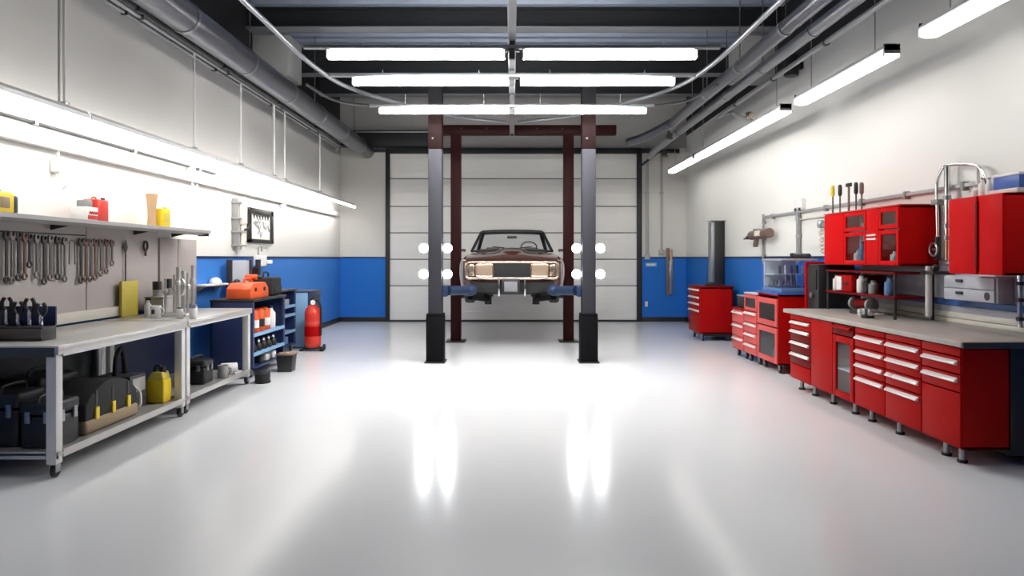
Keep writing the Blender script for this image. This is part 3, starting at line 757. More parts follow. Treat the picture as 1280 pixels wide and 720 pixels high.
# things on the long shelf (top 1.825)
zsh = 1.826
t = thing('camera_case', 'yellow and black hard case on the long shelf at the left edge', 'case', (-3.80, 5.02, zsh))
MB().box(-3.90, -3.72, 4.90, 5.11, zsh, zsh + .16, .02, 3).build('case', 'yellow', t)
MB().box(-3.89, -3.73, 5.105, 5.165, zsh, zsh + .14, .02, 3).build('end_cap', 'black', t)
MB().tube(curve([(-3.81, 4.95, zsh + .155), (-3.81, 4.97, zsh + .19), (-3.81, 5.05, zsh + .19), (-3.81, 5.07, zsh + .155)], 4), .012, 8).build('handle', 'black', t)
MB().box(-3.725, -3.712, 4.96, 5.05, zsh + .04, zsh + .12, .004).build('label', 'tan', t)
y = 6.15
t = thing('tin_box', 'red tin with white stripes and a grey lid, middle of the long shelf', 'tin', (-3.80, 6.10, zsh))
MB().box(-3.89, -3.74, 6.01, 6.17, zsh, zsh + .125, .008).build('body', 'white', t)
MB().box(-3.742, -3.736, 6.02, 6.16, zsh + .012, zsh + .05, .002).build('stripe', 'redcan', t)
b = MB()
for k in range(4): b.tube(curve([(-3.733, 6.03 + k * .033, zsh + .06), (-3.733, 6.04 + k * .033, zsh + .085), (-3.733, 6.05 + k * .033, zsh + .062), (-3.733, 6.058 + k * .033, zsh + .08)], 3), .004, 6)
b.build('lettering', 'redcan', t)
MB().lathe([(.055, 0), (.06, .01), (.06, .05), (.055, .06)], (-3.815, 6.09, zsh + .125), 20).build('lid', 'greybox', t)
t = thing('oil_can', 'tall red square oil can standing beside the striped tin', 'can', (-3.82, 6.27, zsh))
MB().box(-3.90, -3.75, 6.19, 6.35, zsh, zsh + .205, .012).build('body', 'redcan', t)
MB().cyl((-3.79, 6.32, zsh + .2), (-3.79, 6.32, zsh + .225), .018, n=12).build('cap', 'iron', t)
MB().tube(curve([(-3.83, 6.21, zsh + .2), (-3.83, 6.23, zsh + .225), (-3.83, 6.27, zsh + .225), (-3.83, 6.29, zsh + .2)], 3), .008, 6).build('handle', 'redcan', t)
t = thing('paper_roll', 'upright copper coloured roll on the long shelf left of the yellow can', 'roll', (-3.78, 7.16, zsh))
MB().lathe([(.045, 0), (.045, .02), (.04, .08), (.043, .2), (.06, .33), (.062, .34)], (-3.78, 7.16, zsh), 18).build('roll', 'wood', t)
MB().lathe([(.02, .335), (.02, .345)], (-3.78, 7.16, zsh), 12).build('core', 'tan', t)
t = thing('paint_can', 'bright yellow square can at the far end of the long shelf', 'can', (-3.78, 7.36, zsh))
MB().box(-3.85, -3.72, 7.26, 7.44, zsh, zsh + .20, .014, 3).build('body', 'yellow', t)
MB().cyl((-3.76, 7.40, zsh + .195), (-3.76, 7.40, zsh + .218), .022, n=12).build('cap', 'yellow', t)
MB().box(-3.718, -3.716, 7.30, 7.40, zsh + .05, zsh + .15).build('label', 'yellowdull', t, smooth=False)

# things on the near bench
zb_ = .901
t = thing('tool_holder', 'black slotted holder full of pliers on the near end of the long bench', 'tool holder', (-3.56, 4.98, zb_))
MB().box(-3.80, -3.375, 4.90, 5.06, zb_, zb_ + .10, .008).build('block', 'black', t)
MB().box(-3.80, -3.375, 5.045, 5.065, zb_ + .1, zb_ + .24, .006).build('back_plate', 'navy', t)
MB().box(-3.80, -3.375, 4.893, 4.90, zb_ + .02, zb_ + .085, .002).build('front_strip', 'wrench', t)
for k in range(5):
    x = -3.755 + k * .083
    dz = (0, .02, -.01, .015, -.02)[k]
    tt = thing('pliers', 'black handled steel pliers, %s from the left in the bench holder' % ORD[k], 'pliers', (x, 4.96, zb_ + .10), 'pliers in the bench holder')
    z0 = zb_ + .102
    MB().box(x - .012, x + .012, 4.95, 4.972, z0, z0 + .10 + dz, .006).build('jaw', 'chrome', tt)
    for s in (-1, 1):
        MB().tube(curve([(x + s * .008, 4.96, z0 + .09 + dz), (x + s * .03, 4.96, z0 + .12 + dz), (x + s * .033, 4.96, z0 + .155 + dz), (x + s * .016, 4.96, z0 + .185 + dz)], 4), [.010] * 3 + [.013] * 10, 8).build('grip', 'black', tt)
o = MB().box(XL + .08, XL + .11, 6.86, 7.16, zb_, zb_ + .36, .006).build('folder', 'yellowdull')
tag(o, 'mustard yellow folder leaning on the tool board above the bench', 'folder')
t = thing('parts_box', 'low grey box with dark jars on top against the tool board', 'box', (-3.78, 7.38, zb_))
MB().box(-3.88, -3.68, 7.20, 7.60, zb_, zb_ + .17, .01).build('box', 'shelfgrey', t)
MB().box(-3.885, -3.675, 7.195, 7.605, zb_ + .17, zb_ + .185, .005).build('lid', 'board', t)
for k, (yy, r, h) in enumerate(((7.27, .045, .16), (7.50, .04, .18))):
    t = thing('jar', ('wide', 'slim')[k] + ' jar with a black lid standing on the grey box', 'jar', (-3.78, yy, zb_ + .186))
    z0 = zb_ + .186
    MB().lathe([(r * .95, 0), (r, .01), (r, h * .45)], (-3.78, yy, z0), 18).build('body', 'galv', t)
    MB().lathe([(r * 1.02, h * .45), (r * 1.02, h * .95), (r * .95, h)], (-3.78, yy, z0), 18).build('lid', 'black', t)
t = thing('spray_bottle', 'slim white bottle with a dark nozzle by the yellow folder', 'bottle', (-3.66, 6.86, zb_))
MB().lathe([(.03, 0), (.033, .01), (.033, .12), (.014, .15), (.014, .17)], (-3.66, 6.86, zb_), 16).build('body', 'white', t)
MB().box(-3.68, -3.63, 6.85, 6.87, zb_ + .17, zb_ + .20, .005).build('nozzle', 'iron', t)
t = thing('mug', 'squat white mug with a dark emblem on the bench', 'mug', (-3.52, 6.74, zb_))
MB().lathe([(.045, 0), (.05, .008), (.05, .125), (.045, .125), (.044, .02), (.01, .018)], (-3.52, 6.74, zb_), 20).build('body', 'white', t)
MB().tube(curve([(-3.475, 6.74, zb_ + .1), (-3.445, 6.74, zb_ + .09), (-3.445, 6.74, zb_ + .05), (-3.475, 6.74, zb_ + .035)], 4), .008, 8).build('handle', 'white', t)
MB().box(-3.535, -3.505, 6.686, 6.692, zb_ + .045, zb_ + .09, .002).build('emblem', 'iron', t)
t = thing('rod_stand', 'steel stand with upright chrome rods at the bench joint', 'stand', (-3.45, 7.0, zb_))
MB().box(-3.56, -3.30, 6.90, 7.16, zb_, zb_ + .03, .006).build('base', 'steel', t)
for k, (x, y, h) in enumerate(((-3.53, 6.95, .40), (-3.47, 7.02, .44), (-3.40, 6.95, .52), (-3.35, 7.05, .46), (-3.33, 7.12, .54), (-3.43, 7.12, .48))):
    MB().cyl((x, y, zb_ + .03), (x, y, zb_ + h * .96), .013 + .004 * (k % 3), n=12).lathe([(.02, h * .6), (.026, h * .62), (.026, h * .68), (.02, h * .7)], (x, y, zb_), 14).build('rod', 'steel', t)
MB().tube([(-3.40 + .05 * math.cos(a), 6.98, zb_ + .30 + .09 * math.sin(a)) for a in [2 * PI * k / 16 for k in range(16)]], .012, 8, closed=True).build('ring', 'steel', t)
for k, (x, y, h, r) in enumerate(((-3.26, 6.70, .115, .032), (-3.20, 6.86, .13, .036), (-3.14, 6.72, .12, .034))):
    t = thing('jar', ('short white jar in front of the chrome rods', 'white jar right of the chrome rods', 'white jar closest to the bench front edge')[k], 'jar', (x, y, zb_))
    MB().lathe([(r * .9, 0), (r, .008), (r, h * .75), (r * .8, h * .85)], (x, y, zb_), 18).build('body', 'white', t)
    MB().lathe([(r * .85, h * .85), (r * .85, h)], (x, y, zb_), 18).build('lid', 'galv', t)

# lower shelf of the near bench (top .168)
zl = .169
def toolcase(x0, x1, y0, y1, h, label, m='black'):
    t = thing('tool_case', label, 'case', ((x0 + x1) / 2, (y0 + y1) / 2, zl))
    MB().box(x0, x1, y0, y1, zl, zl + h * .62, .02, 3).build('body', m, t)
    MB().box(x0 - .006, x1 + .006, y0 - .006, y1 + .006, zl + h * .64, zl + h * .9, .025, 3).build('lid', m, t)
    xm = (x0 + x1) / 2; ym = (y0 + y1) / 2
    MB().tube(curve([(xm, ym - .12, zl + h * .88), (xm, ym - .1, zl + h), (xm, ym + .1, zl + h), (xm, ym + .12, zl + h * .88)], 4), .013, 8).build('handle', m, t)
    for yy in (y0 + .06, y1 - .06):
        MB().box(x1 - .002, x1 + .016, yy - .018, yy + .018, zl + h * .5, zl + h * .72, .003).build('latch', 'galv', t)
    for xx in (x0 + .06, x1 - .06):
        MB().box(xx - .018, xx + .018, y0 - .016, y0 + .002, zl + h * .5, zl + h * .72, .003).build('latch', 'galv', t)
    return t
toolcase(-3.72, -3.46, 4.78, 5.05, .42, 'black tool case on the low shelf at the left edge')
toolcase(-3.42, -3.17, 4.74, 5.00, .36, 'smaller black tool case beside the near bench leg')
toolcase(-3.88, -3.56, 5.15, 5.60, .46, 'tall black tool case at the back of the low shelf')
t = thing('tool_bag', 'black domed tool bag with tan base and three yellow buckles', 'tool bag', (-3.36, 5.45, zl))
MB().box(-3.52, -3.17, 5.08, 5.80, zl, zl + .11, .03, 3).build('base', 'tan', t)
prof = [(y, zl + .10 + .27 * math.sin(PI * min(1, max(0, (k + .6) / 11.2))) ** .45) for k, y in enumerate([5.09 + i * .07 for i in range(11)])]
MB().prism([(5.09, zl + .10)] + prof[0:11] + [(5.79, zl + .10)], 'yz', -3.51, -3.18, .015).build('cover', 'blackcloth', t)
for k in range(3):
    y = 5.22 + k * .215
    MB().box(-3.182, -3.165, y - .022, y + .022, zl + .10, zl + .19, .004).build('buckle', 'yellow', t)
    MB().box(-3.184, -3.176, y - .014, y + .014, zl + .18, zl + .31, .002).build('strap', 'black', t)
t = thing('battery_charger', 'dark battery charger with a looped handle on the low shelf', 'charger', (-3.45, 6.02, zl))
MB().box(-3.62, -3.30, 5.90, 6.16, zl, zl + .30, .015).build('body', 'darkframe', t)
MB().box(-3.302, -3.294, 5.93, 6.13, zl + .15, zl + .27, .003).build('front_panel', 'shelfgrey', t)
MB().tube(curve([(-3.46, 5.95, zl + .29), (-3.46, 5.97, zl + .46), (-3.46, 6.06, zl + .52), (-3.46, 6.11, zl + .29)], 5), .022, 10).build('handle', 'rubber', t)
MB().lathe([(.012, 0), (.022, .004), (.022, .014)], (-3.295, 5.98, zl + .08), 14, 'X').lathe([(.012, 0), (.022, .004), (.022, .014)], (-3.295, 6.08, zl + .08), 14, 'X').build('dial', 'iron', t)
MB().tube(curve([(-3.29, 5.95, zl + .2), (-3.24, 5.94, zl + .16), (-3.23, 5.93, zl + .06), (-3.26, 5.92, zl + .02)], 5), .012, 8).build('cable', 'white', t)
t = thing('jerry_can', 'yellow jerry can with black cap by the far leg of the long bench', 'jerry can', (-3.25, 6.29, zl))
MB().box(-3.34, -3.175, 6.22, 6.37, zl, zl + .215, .015, 3).build('body', 'yellow', t)
MB().prism([(-3.335, zl + .215), (-3.18, zl + .215), (-3.20, zl + .28), (-3.30, zl + .28)], 'xz', 6.23, 6.36, .01).build('shoulder', 'yellowdull', t)
MB().cyl((-3.22, 6.30, zl + .27), (-3.22, 6.30, zl + .325), .026, n=14).build('cap', 'black', t)
MB().tube(curve([(-3.30, 6.30, zl + .27), (-3.29, 6.30, zl + .33), (-3.25, 6.30, zl + .33), (-3.24, 6.30, zl + .28)], 4), .013, 8).build('handle', 'black', t)
o = MB().tube([(-3.82, 6.28, .17), (-3.82, 6.28, .82)], .035, 16).build('pipe', 'galv')
tag(o, 'upright silver pipe at the back under the long bench', 'pipe')
struct(o)
del o['kind']
# lower shelf of the second bench
t = thing('bottle', 'dark green bottle with a pale cap on the second bench low shelf', 'bottle', (-3.40, 7.05, zl))
MB().lathe([(.05, 0), (.055, .01), (.055, .2), (.02, .27), (.02, .30)], (-3.40, 7.05, zl), 18).build('body', 'iron', t)
MB().cyl((-3.40, 7.05, zl + .3), (-3.40, 7.05, zl + .33), .022, n=12).build('cap', 'offwhite', t)
toolcase(-3.48, -3.22, 7.14, 7.36, .28, 'little dark case on the low shelf of the second bench')
t = thing('mug', 'grey metal mug on the low shelf of the second bench', 'mug', (-3.20, 7.56, zl))
MB().lathe([(.05, 0), (.055, .008), (.058, .14), (.052, .14), (.05, .02), (.01, .018)], (-3.20, 7.56, zl), 18).build('body', 'shelfgrey', t)
MB().tube(curve([(-3.145, 7.56, zl + .11), (-3.11, 7.56, zl + .1), (-3.11, 7.56, zl + .05), (-3.145, 7.56, zl + .04)], 4), .008, 8).build('handle', 'shelfgrey', t)
t = thing('rag_roll', 'white rolled rag on the low shelf of the second bench', 'rag', (-3.25, 7.85, zl))
MB().cyl((-3.33, 7.80, zl + .062), (-3.17, 7.88, zl + .062), .06, n=18, bev=.012).build('roll', 'white', t)
MB().prism([(7.80, zl), (7.98, zl), (7.98, zl + .012), (7.80, zl + .02)], 'yz', -3.30, -3.16).build('loose_end', 'white', t)

# navy tool carts
def open_cart(label, x0, x1, y0, y1, zt, shelves, m='navy'):
    """cart open to +x: panels, shelves"""
    t = thing('tool_cart', label, 'tool cart', ((x0 + x1) / 2, (y0 + y1) / 2, 0))
    b = MB().box(x0, x1, y0, y0 + .025, .11, zt, .004).box(x0, x1, y1 - .025, y1, .11, zt, .004).box(x0, x0 + .02, y0, y1, .11, zt).box(x0, x1, y0, y1, .11, .135)
    ym = (y0 + y1) / 2
    b.box(x1 - .03, x1, y0 + .02, y0 + .06, .11, zt).box(x1 - .03, x1, y1 - .06, y1 - .02, .11, zt)
    b.build('carcass', m, t)
    MB().box(x0 - .01, x1 + .02, y0 - .01, y1 + .01, zt, zt + .03, .008).build('top', 'black' if m == 'navy' else m, t)
    for z in shelves:
        MB().box(x0 + .02, x1 - .005, y0 + .025, y1 - .025, z - .012, z).box(x1 - .012, x1 + .004, y0 + .03, y1 - .03, z - .03, z + .015, .003).build('shelf', 'skyblue', t)
    for x in (x0 + .06, x1 - .06):
        for y in (y0 + .08, y1 - .08):
            caster(x, y, .112, t, .05)
    return t
open_cart('navy open tool cart beside the second bench with orange cans inside', -3.72, -3.20, 8.42, 9.62, .95, (.54, .30), 'navy')
open_cart('navy shelf cart with pale shelves before the fire extinguisher', -3.86, -3.50, 9.95, 11.05, .97, (.74, .60, .34), 'navy')
# things in the carts
for k in range(3):
    y = 8.75 + k * .2
    t = thing('can', 'orange can with a pale label, %s inside the navy tool cart' % ORD[k], 'can', (-3.32, y, .541), 'orange cans in the navy cart')
    MB().lathe([(.07, 0), (.073, .008), (.073, .26), (.06, .28), (.03, .30)], (-3.32, y, .541), 18).build('body', 'orange', t)
    MB().lathe([(.0745, .06), (.0745, .16)], (-3.32, y, .541), 18).build('label', 'white' if k != 1 else 'black', t)
t = thing('bottle', 'white bottle at the end of the orange cans in the cart', 'bottle', (-3.32, 9.38, .541))
MB().lathe([(.06, 0), (.065, .01), (.065, .2), (.03, .25), (.03, .27)], (-3.32, 9.38, .541), 18).build('body', 'white', t)
MB().cyl((-3.32, 9.38, .811), (-3.32, 9.38, .84), .032, n=12).build('cap', 'navy', t)
for k in range(5):
    y = 8.66 + k * .18
    t = thing('flask', 'small chrome topped flask, %s on the middle shelf of the navy cart' % ORD[k], 'flask', (-3.29, y, .301), 'small flasks in the navy cart')
    MB().lathe([(.045, 0), (.048, .006), (.048, .07), (.02, .11)], (-3.29, y, .301), 14).build('body', 'iron', t)
    MB().lathe([(.022, .11), (.026, .12), (.022, .15)], (-3.29, y, .301), 12).build('cap', 'chrome', t)
for k, (y, m) in enumerate(((8.85, 'iron'), (9.05, 'white'), (9.3, 'white'))):
    t = thing('jug', ('dark', 'first white', 'second white')[k] + ' jug on the bottom of the navy cart', 'jug', (-3.30, y, .136))
    MB().box(-3.37, -3.23, y - .06, y + .06, .136, .235, .02, 3).build('body', m, t)
    MB().cyl((-3.27, y, .232), (-3.27, y, .262), .022, n=12).build('cap', 'navy', t)
for k, (y, z, w, h, m, lab) in enumerate(((10.5, .341, .28, .10, 'redcan', 'red tool box on the low shelf of the pale shelf cart'), (10.35, .601, .5, .08, 'midblue', 'blue tray on the middle shelf of the pale shelf cart'), (10.5, .741, .7, .10, 'panelgrey', 'grey lavender bin on the top shelf of the pale shelf cart'), (10.5, .136, .6, .12, 'midblue', 'blue bin on the bottom of the pale shelf cart'))):
    t = thing('storage_bin', lab, 'bin', (-3.66, y, z))
    MB().box(-3.80, -3.54, y - w / 2, y + w / 2, z, z + h, .01).build('body', m, t)
    MB().box(-3.542, -3.53, y - .05, y + .05, z + h * .45, z + h * .6, .003).build('handle', 'iron', t)
# on top of the carts
zc = .981
t = thing('power_tool_case', 'bright orange tool case on top of the navy cart', 'tool case', (-3.38, 8.78, zc))
MB().prism([(8.46, zc), (9.10, zc), (9.08, zc + .13), (8.98, zc + .2), (8.58, zc + .2), (8.47, zc + .13)], 'yz', -3.55, -3.24, .015).build('body', 'orange', t)
MB().tube(curve([(-3.4, 8.66, zc + .19), (-3.4, 8.68, zc + .245), (-3.4, 8.86, zc + .245), (-3.4, 8.88, zc + .19)], 4), .014, 8).build('handle', 'orange', t)
MB().box(-3.243, -3.232, 8.6, 8.66, zc + .09, zc + .14, .003).box(-3.243, -3.232, 8.9, 8.96, zc + .09, zc + .14, .003).build('latch', 'iron', t)
t = thing('drill', 'orange upright drill standing behind the orange case', 'drill', (-3.50, 9.17, zc))
MB().box(-3.56, -3.44, 9.13, 9.21, zc, zc + .06, .01).build('battery', 'black', t)
MB().prism([(-3.53, zc + .06), (-3.47, zc + .06), (-3.48, zc + .22), (-3.53, zc + .22)], 'xz', 9.145, 9.195, .008).build('handle', 'orange', t)
MB().cyl((-3.58, 9.17, zc + .255), (-3.42, 9.17, zc + .255), .04, n=16, bev=.008).build('motor', 'orange', t)
MB().cyl((-3.42, 9.17, zc + .255), (-3.36, 9.17, zc + .255), .022, .012, n=12).build('chuck', 'iron', t)
t = thing('equipment_bag', 'boxy black bag on the far end of the navy cart', 'bag', (-3.38, 9.42, zc))
MB().box(-3.56, -3.24, 9.24, 9.60, zc, zc + .25, .03, 3).build('body', 'blackcloth', t)
MB().box(-3.245, -3.225, 9.28, 9.56, zc + .03, zc + .13, .008).build('pocket', 'blackcloth', t)
MB().tube(curve([(-3.4, 9.32, zc + .24), (-3.4, 9.34, zc + .31), (-3.4, 9.5, zc + .31), (-3.4, 9.52, zc + .24)], 4), .012, 8).build('handle', 'blackcloth', t)
t = thing('rag', 'small white folded rag at the edge of the pale shelf cart', 'rag', (-3.6, 10.0, 1.001))
MB().box(-3.68, -3.53, 9.98, 10.15, 1.001, 1.05, .02, 3).build('cloth', 'white', t)
# rack with white panel behind the orange case
t = thing('parts_rack', 'dark upright rack with a pale panel behind the orange case', 'rack', (-3.9, 9.9, 0))
for y in (9.42, 10.13, 10.48):
    MB().box(-3.93, -3.87, y - .035, y + .035, 0, 1.47, .005).build('upright', 'seam', t)
MB().box(-3.925, -3.885, 9.46, 10.09, 1.02, 1.46, .006).build('panel', 'panelgrey', t)
MB().box(-3.925, -3.885, 10.17, 10.44, .98, 1.34, .006).build('panel', 'maroon', t)
MB().box(-3.93, -3.87, 9.4, 10.5, .90, .94, .004).build('cross_bar', 'seam', t)
t = thing('small_camera', 'little black camera on a white base before the pale rack panel', 'camera', (-3.63, 9.0, 0.981))
MB().lathe([(.06, 0), (.065, .01), (.055, .12), (.03, .15)], (-3.63, 9.0, .981), 16).build('base', 'white', t)
MB().sphere((-3.63, 9.0, 1.175), .05, (1, 1, .85)).build('head', 'black', t)
MB().cyl((-3.60, 8.97, 1.175), (-3.585, 8.94, 1.175), .02, n=12).build('lens', 'iron', t)
t = thing('wall_ledge', 'white ledge on the blue wall past the tool board', 'ledge', (-3.95, 8.72, 1.12))
MB().box(-4.027, -3.86, 8.62, 9.30, 1.13, 1.155, .005).build('board', 'white', t)
for y in (8.7, 9.25): MB().prism([(-4.027, 1.13), (-3.9, 1.13), (-4.027, 1.05)], 'xz', y, y + .015).build('bracket', 'white', t)
t = thing('dust_mask', 'white moulded mask lying on the white ledge', 'mask', (-3.93, 9.05, 1.156))
b = MB().lathe([(.085, 0), (.08, .03), (.055, .065), (.02, .08)], (-3.935, 9.05, 1.156), 18); b.build('shell', 'white', t)
MB().lathe([(.02, .078), (.02, .09)], (-3.935, 9.05, 1.156), 12).build('valve', 'greybox', t)
# locker and extinguisher
t = thing('locker', 'low locker with navy front and pale blue side behind the extinguisher', 'locker', (-3.68, 11.65, 0))
MB().box(-3.98, -3.39, 11.32, 12.0, .02, .92, .008).build('body', 'skyblue', t)
MB().box(-3.395, -3.36, 11.33, 11.99, .04, .93, .008).build('door', 'navy', t)
MB().box(-3.362, -3.345, 11.42, 11.45, .5, .62, .003).build('handle', 'iron', t)
MB().box(-3.99, -3.36, 11.31, 12.01, .92, .945, .006).build('top', 'navy', t)
t = thing('fire_extinguisher', 'large red wheeled fire extinguisher standing before the navy locker', 'fire extinguisher', (-3.21, 11.0, 0))
MB().lathe([(.10, .06), (.125, .09), (.13, .14), (.13, .60), (.115, .67), (.07, .72), (.04, .74)], (-3.21, 11.0, 0), 28).build('cylinder', 'redcan', t)
MB().lathe([(.1315, .44), (.1315, .47)], (-3.21, 11.0, 0), 28).build('band', 'pink', t)
MB().lathe([(.132, .24), (.132, .40)], (-3.21, 11.0, 0), 28).build('label', 'red', t)
MB().cyl((-3.21, 11.0, .735), (-3.21, 11.0, .82), .035, n=16).build('valve', 'iron', t)
MB().lathe([(.035, 0), (.04, .006), (.04, .02)], (-3.19, 10.95, .78), 16, '-Y').build('gauge', 'white', t)
MB().tube([(-3.25, 11.0, .82), (-3.2, 11.0, .86), (-3.10, 10.99, .875)], .012, 8).tube([(-3.22, 11.0, .80), (-3.10, 10.99, .825)], .01, 8).build('lever', 'black', t)
MB().tube(curve([(-3.18, 10.99, .80), (-3.08, 10.96, .74), (-3.065, 10.95, .5), (-3.07, 10.95, .25)], 5), .015, 8).build('hose', 'black', t)
MB().box(-3.36, -3.04, 10.93, 11.10, .03, .06, .006).build('foot', 'rubber', t)
for x in (-3.35, -3.05):
    MB().lathe([(.045, -.015), (.05, 0), (.045, .015)], (x, 11.08, .05), 16, 'X').build('wheel', 'rubber', t)
MB().box(-3.08, -3.02, 10.9, 10.97, 0, .03, .005).box(-3.40, -3.34, 10.9, 10.97, 0, .03, .005).build('foot', 'rubber', t)
# on the floor
t = thing('waste_bin', 'small black bin full of brown scraps beside the navy cart', 'bin', (-2.98, 9.02, 0))
MB().prism([(-3.07, 0), (-2.89, 0), (-2.87, .22), (-3.09, .22)], 'xz', 8.93, 9.11, .008).build('body', 'black', t)
MB().box(-3.10, -2.86, 8.92, 9.12, .215, .235, .006).build('rim', 'brown', t)
b = MB()
for k in range(6): b.sphere((-3.05 + k * .03, 8.98 + (k % 3) * .04, .235), .025, (1.2, 1, .8), 8)
b.build('scraps', 'cardboard', t)
t = thing('rubber_pad', 'round black rubber jack pad on the floor by the second bench', 'jack pad', (-2.99, 8.18, 0))
MB().lathe([(.09, 0), (.095, .01), (.085, .05), (.09, .07), (.09, .12), (.075, .13)], (-2.99, 8.18, 0), 22).build('pad', 'rubber', t)
MB().lathe([(.05, .13), (.05, .14)], (-2.99, 8.18, 0), 16).build('cap', 'iron', t)

# wall fixtures left
t = thing('framed_diagram', 'black framed white sheet with grey sketches on the left wall', 'picture', (-4.0, 10.88, 1.72))
y0, y1, z0, z1 = 10.36, 11.42, 1.73, 2.27
MB().box(-4.027, -4.01, y0 + .06, y1 - .06, z0 + .06, z1 - .06).build('sheet', 'paper', t, smooth=False)
MB().box(-4.027, -3.985, y0, y0 + .1, z0, z1, .006).box(-4.027, -3.985, y1 - .12, y1, z0, z1, .006).box(-4.027, -3.985, y0, y1, z0, z0 + .06, .006).box(-4.027, -3.985, y0, y1, z1 - .09, z1, .006).build('frame', 'iron', t)
b = MB(); random.seed(3)
for k in range(9):
    yy = y0 + .2 + .7 * random.random(); zz = z0 + .12 + .22 * random.random()
    b.tube(curve([(-4.006, yy, zz), (-4.006, yy + .06, zz + .10 * random.random()), (-4.006, yy + .1, zz - .03), (-4.006, yy + .16, zz + .05)], 3), .008, 5)
b.build('sketch_lines', 'greybox', t)
b = MB()
for k in range(6): b.prism([(y0 + .2 + k * .12, z1 - .1), (y0 + .28 + k * .12, z1 - .1), (y0 + .24 + k * .12, z1 - .17)], 'yz', -4.008, -4.0)
b.build('pennant_marks', 'iron', t)
t = thing('wall_regulator', 'cream cylinder with a long stem and brackets on the left wall', 'regulator', (-3.93, 9.93, 1.6))
MB().lathe([(.06, 1.98), (.075, 2.0), (.075, 2.34), (.055, 2.38)], (-3.93, 9.93, 0), 20).build('cylinder', 'offwhite', t)
MB().cyl((-3.93, 9.93, 1.62), (-3.93, 9.93, 2.0), .03, n=14).build('stem', 'offwhite', t)
MB().box(-4.027, -3.93, 9.80, 9.84, 1.66, 2.36, .004).build('bracket', 'greybox', t)
for z in (1.66, 1.86, 2.05, 2.28):
    MB().box(-4.027, -3.90, 9.78, 10.05, z, z + .03, .004).build('bracket', 'greybox', t)
MB().tube(curve([(-3.90, 10.02, 2.25), (-3.88, 10.12, 2.15), (-3.90, 10.12, 1.95), (-3.93, 9.98, 1.9)], 5), .02, 8).build('hose', 'iron', t)
t = thing('cup_dispenser', 'white dispenser on the left wall above the black bag', 'dispenser', (-3.95, 10.6, 1.35))
MB().box(-4.027, -3.90, 10.60, 10.87, 1.36, 1.54, .015).build('box', 'white', t)
MB().tube(curve([(-3.96, 10.65, 1.53), (-3.96, 10.67, 1.66), (-3.96, 10.77, 1.68), (-3.96, 10.80, 1.6)], 5), .014, 8).build('spout', 'greybox', t)
MB().cyl((-3.93, 10.99, 1.40), (-3.93, 10.99, 1.46), .07, n=18, bev=.01).box(-4.027, -3.95, 10.87, 11.02, 1.42, 1.45).build('cup_ring', 'white', t)
# ================================================================ right side
def cabinet_shell(t, xf, xb, y0, y1, z0, z1, dividers, m, depth=None):
    """carcass open to -x (fronts close it)"""
    xr = xb if depth is None else xf + depth
    b = MB().box(xf, xr, y0, y0 + .02, z0, z1, .003).box(xf, xr, y1 - .02, y1, z0, z1, .003).box(xf, xr, y0, y1, z0, z0 + .02).box(xf, xr, y0, y1, z1 - .02, z1).box(xr - .015, xr, y0, y1, z0, z1)
    for y in dividers: b.box(xf, xr, y - .012, y + .012, z0, z1)
    b.build('carcass', m, t)
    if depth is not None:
        MB().box(xr, xb, y0 + .03, y1 - .03, z0 - .05, z1, .004).build('shade_box', 'black', t)  # black box added in place of the shade behind the carcass

def drawer(t, xf, ya, yb, za, zb, m='red', handle=True, hm='handle', hz=None):
    d = MB().box(xf - .018, xf + .02, ya + .006, yb - .006, za + .005, zb - .005, .005).build('drawer', m, t)
    if handle:
        z = zb - .03 if hz is None else hz
        MB().prism([(xf - .019, z - .022), (xf - .044, z - .016), (xf - .046, z - .004), (xf - .019, z + .016)], 'xz', ya + .03, yb - .03, .003).build('handle', hm, d)
    return d
def door(t, xf, ya, yb, za, zb, m='red'):
    return MB().box(xf - .018, xf + .02, ya + .006, yb - .006, za + .005, zb - .005, .006).build('door', m, t)
def glass_door(t, xf, ya, yb, za, zb, m='red', fw=.05, gm='glassd', fm=None):
    d = MB().box(xf - .018, xf + .004, ya + .006, ya + fw, za + .005, zb - .005, .004).box(xf - .018, xf + .004, yb - fw, yb - .006, za + .005, zb - .005, .004).box(xf - .018, xf + .004, ya + fw, yb - fw, za + .005, za + fw, .004).box(xf - .018, xf + .004, ya + fw, yb - fw, zb - fw, zb - .005, .004).build('door', fm or m, t)
    MB().box(xf - .008, xf - .004, ya + fw - .004, yb - fw + .004, za + fw - .004, zb - fw + .004).build('pane', gm, d, smooth=False)
    return d
def feet(t, xs, ys, zt, r=.03):
    for x in xs:
        for y in ys:
            f = MB().cyl((x, y, .012), (x, y, zt), r * .75, n=14).build('foot', 'galv', t)
            MB().cyl((x, y, 0), (x, y, .02), r * 1.2, n=16, bev=.004).build('pad', 'rubber', f)

# base cabinets (fronts at x=3.22)
XF = 3.22
t = thing('base_cabinet', 'red base cabinet with three drawer columns nearest the viewer', 'cabinet', (3.6, 5.62, 0))
cab_y = [4.87, 5.34, 5.86, 6.38]
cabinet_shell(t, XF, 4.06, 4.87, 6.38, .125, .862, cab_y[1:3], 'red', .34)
zs5 = [.13, .42, .545, .672, .80, .857]
for c in (2, 1):
    ya, yb = cab_y[c], cab_y[c + 1]
    for k in range(4): drawer(t, XF, ya, yb, zs5[k], zs5[k + 1], hz=zs5[k + 1] - .035)
    drawer(t, XF, ya, yb, zs5[4], zs5[5], handle=False)
ya, yb = cab_y[0], cab_y[1]
door(t, XF, ya, yb, .13, .53)
drawer(t, XF, ya, yb, .53, .66, hz=.62); drawer(t, XF, ya, yb, .66, .785, hz=.745); drawer(t, XF, ya, yb, .785, .857, handle=False)
feet(t, (3.30, 3.95), (5.0, 5.18, 5.80, 6.25), .128)
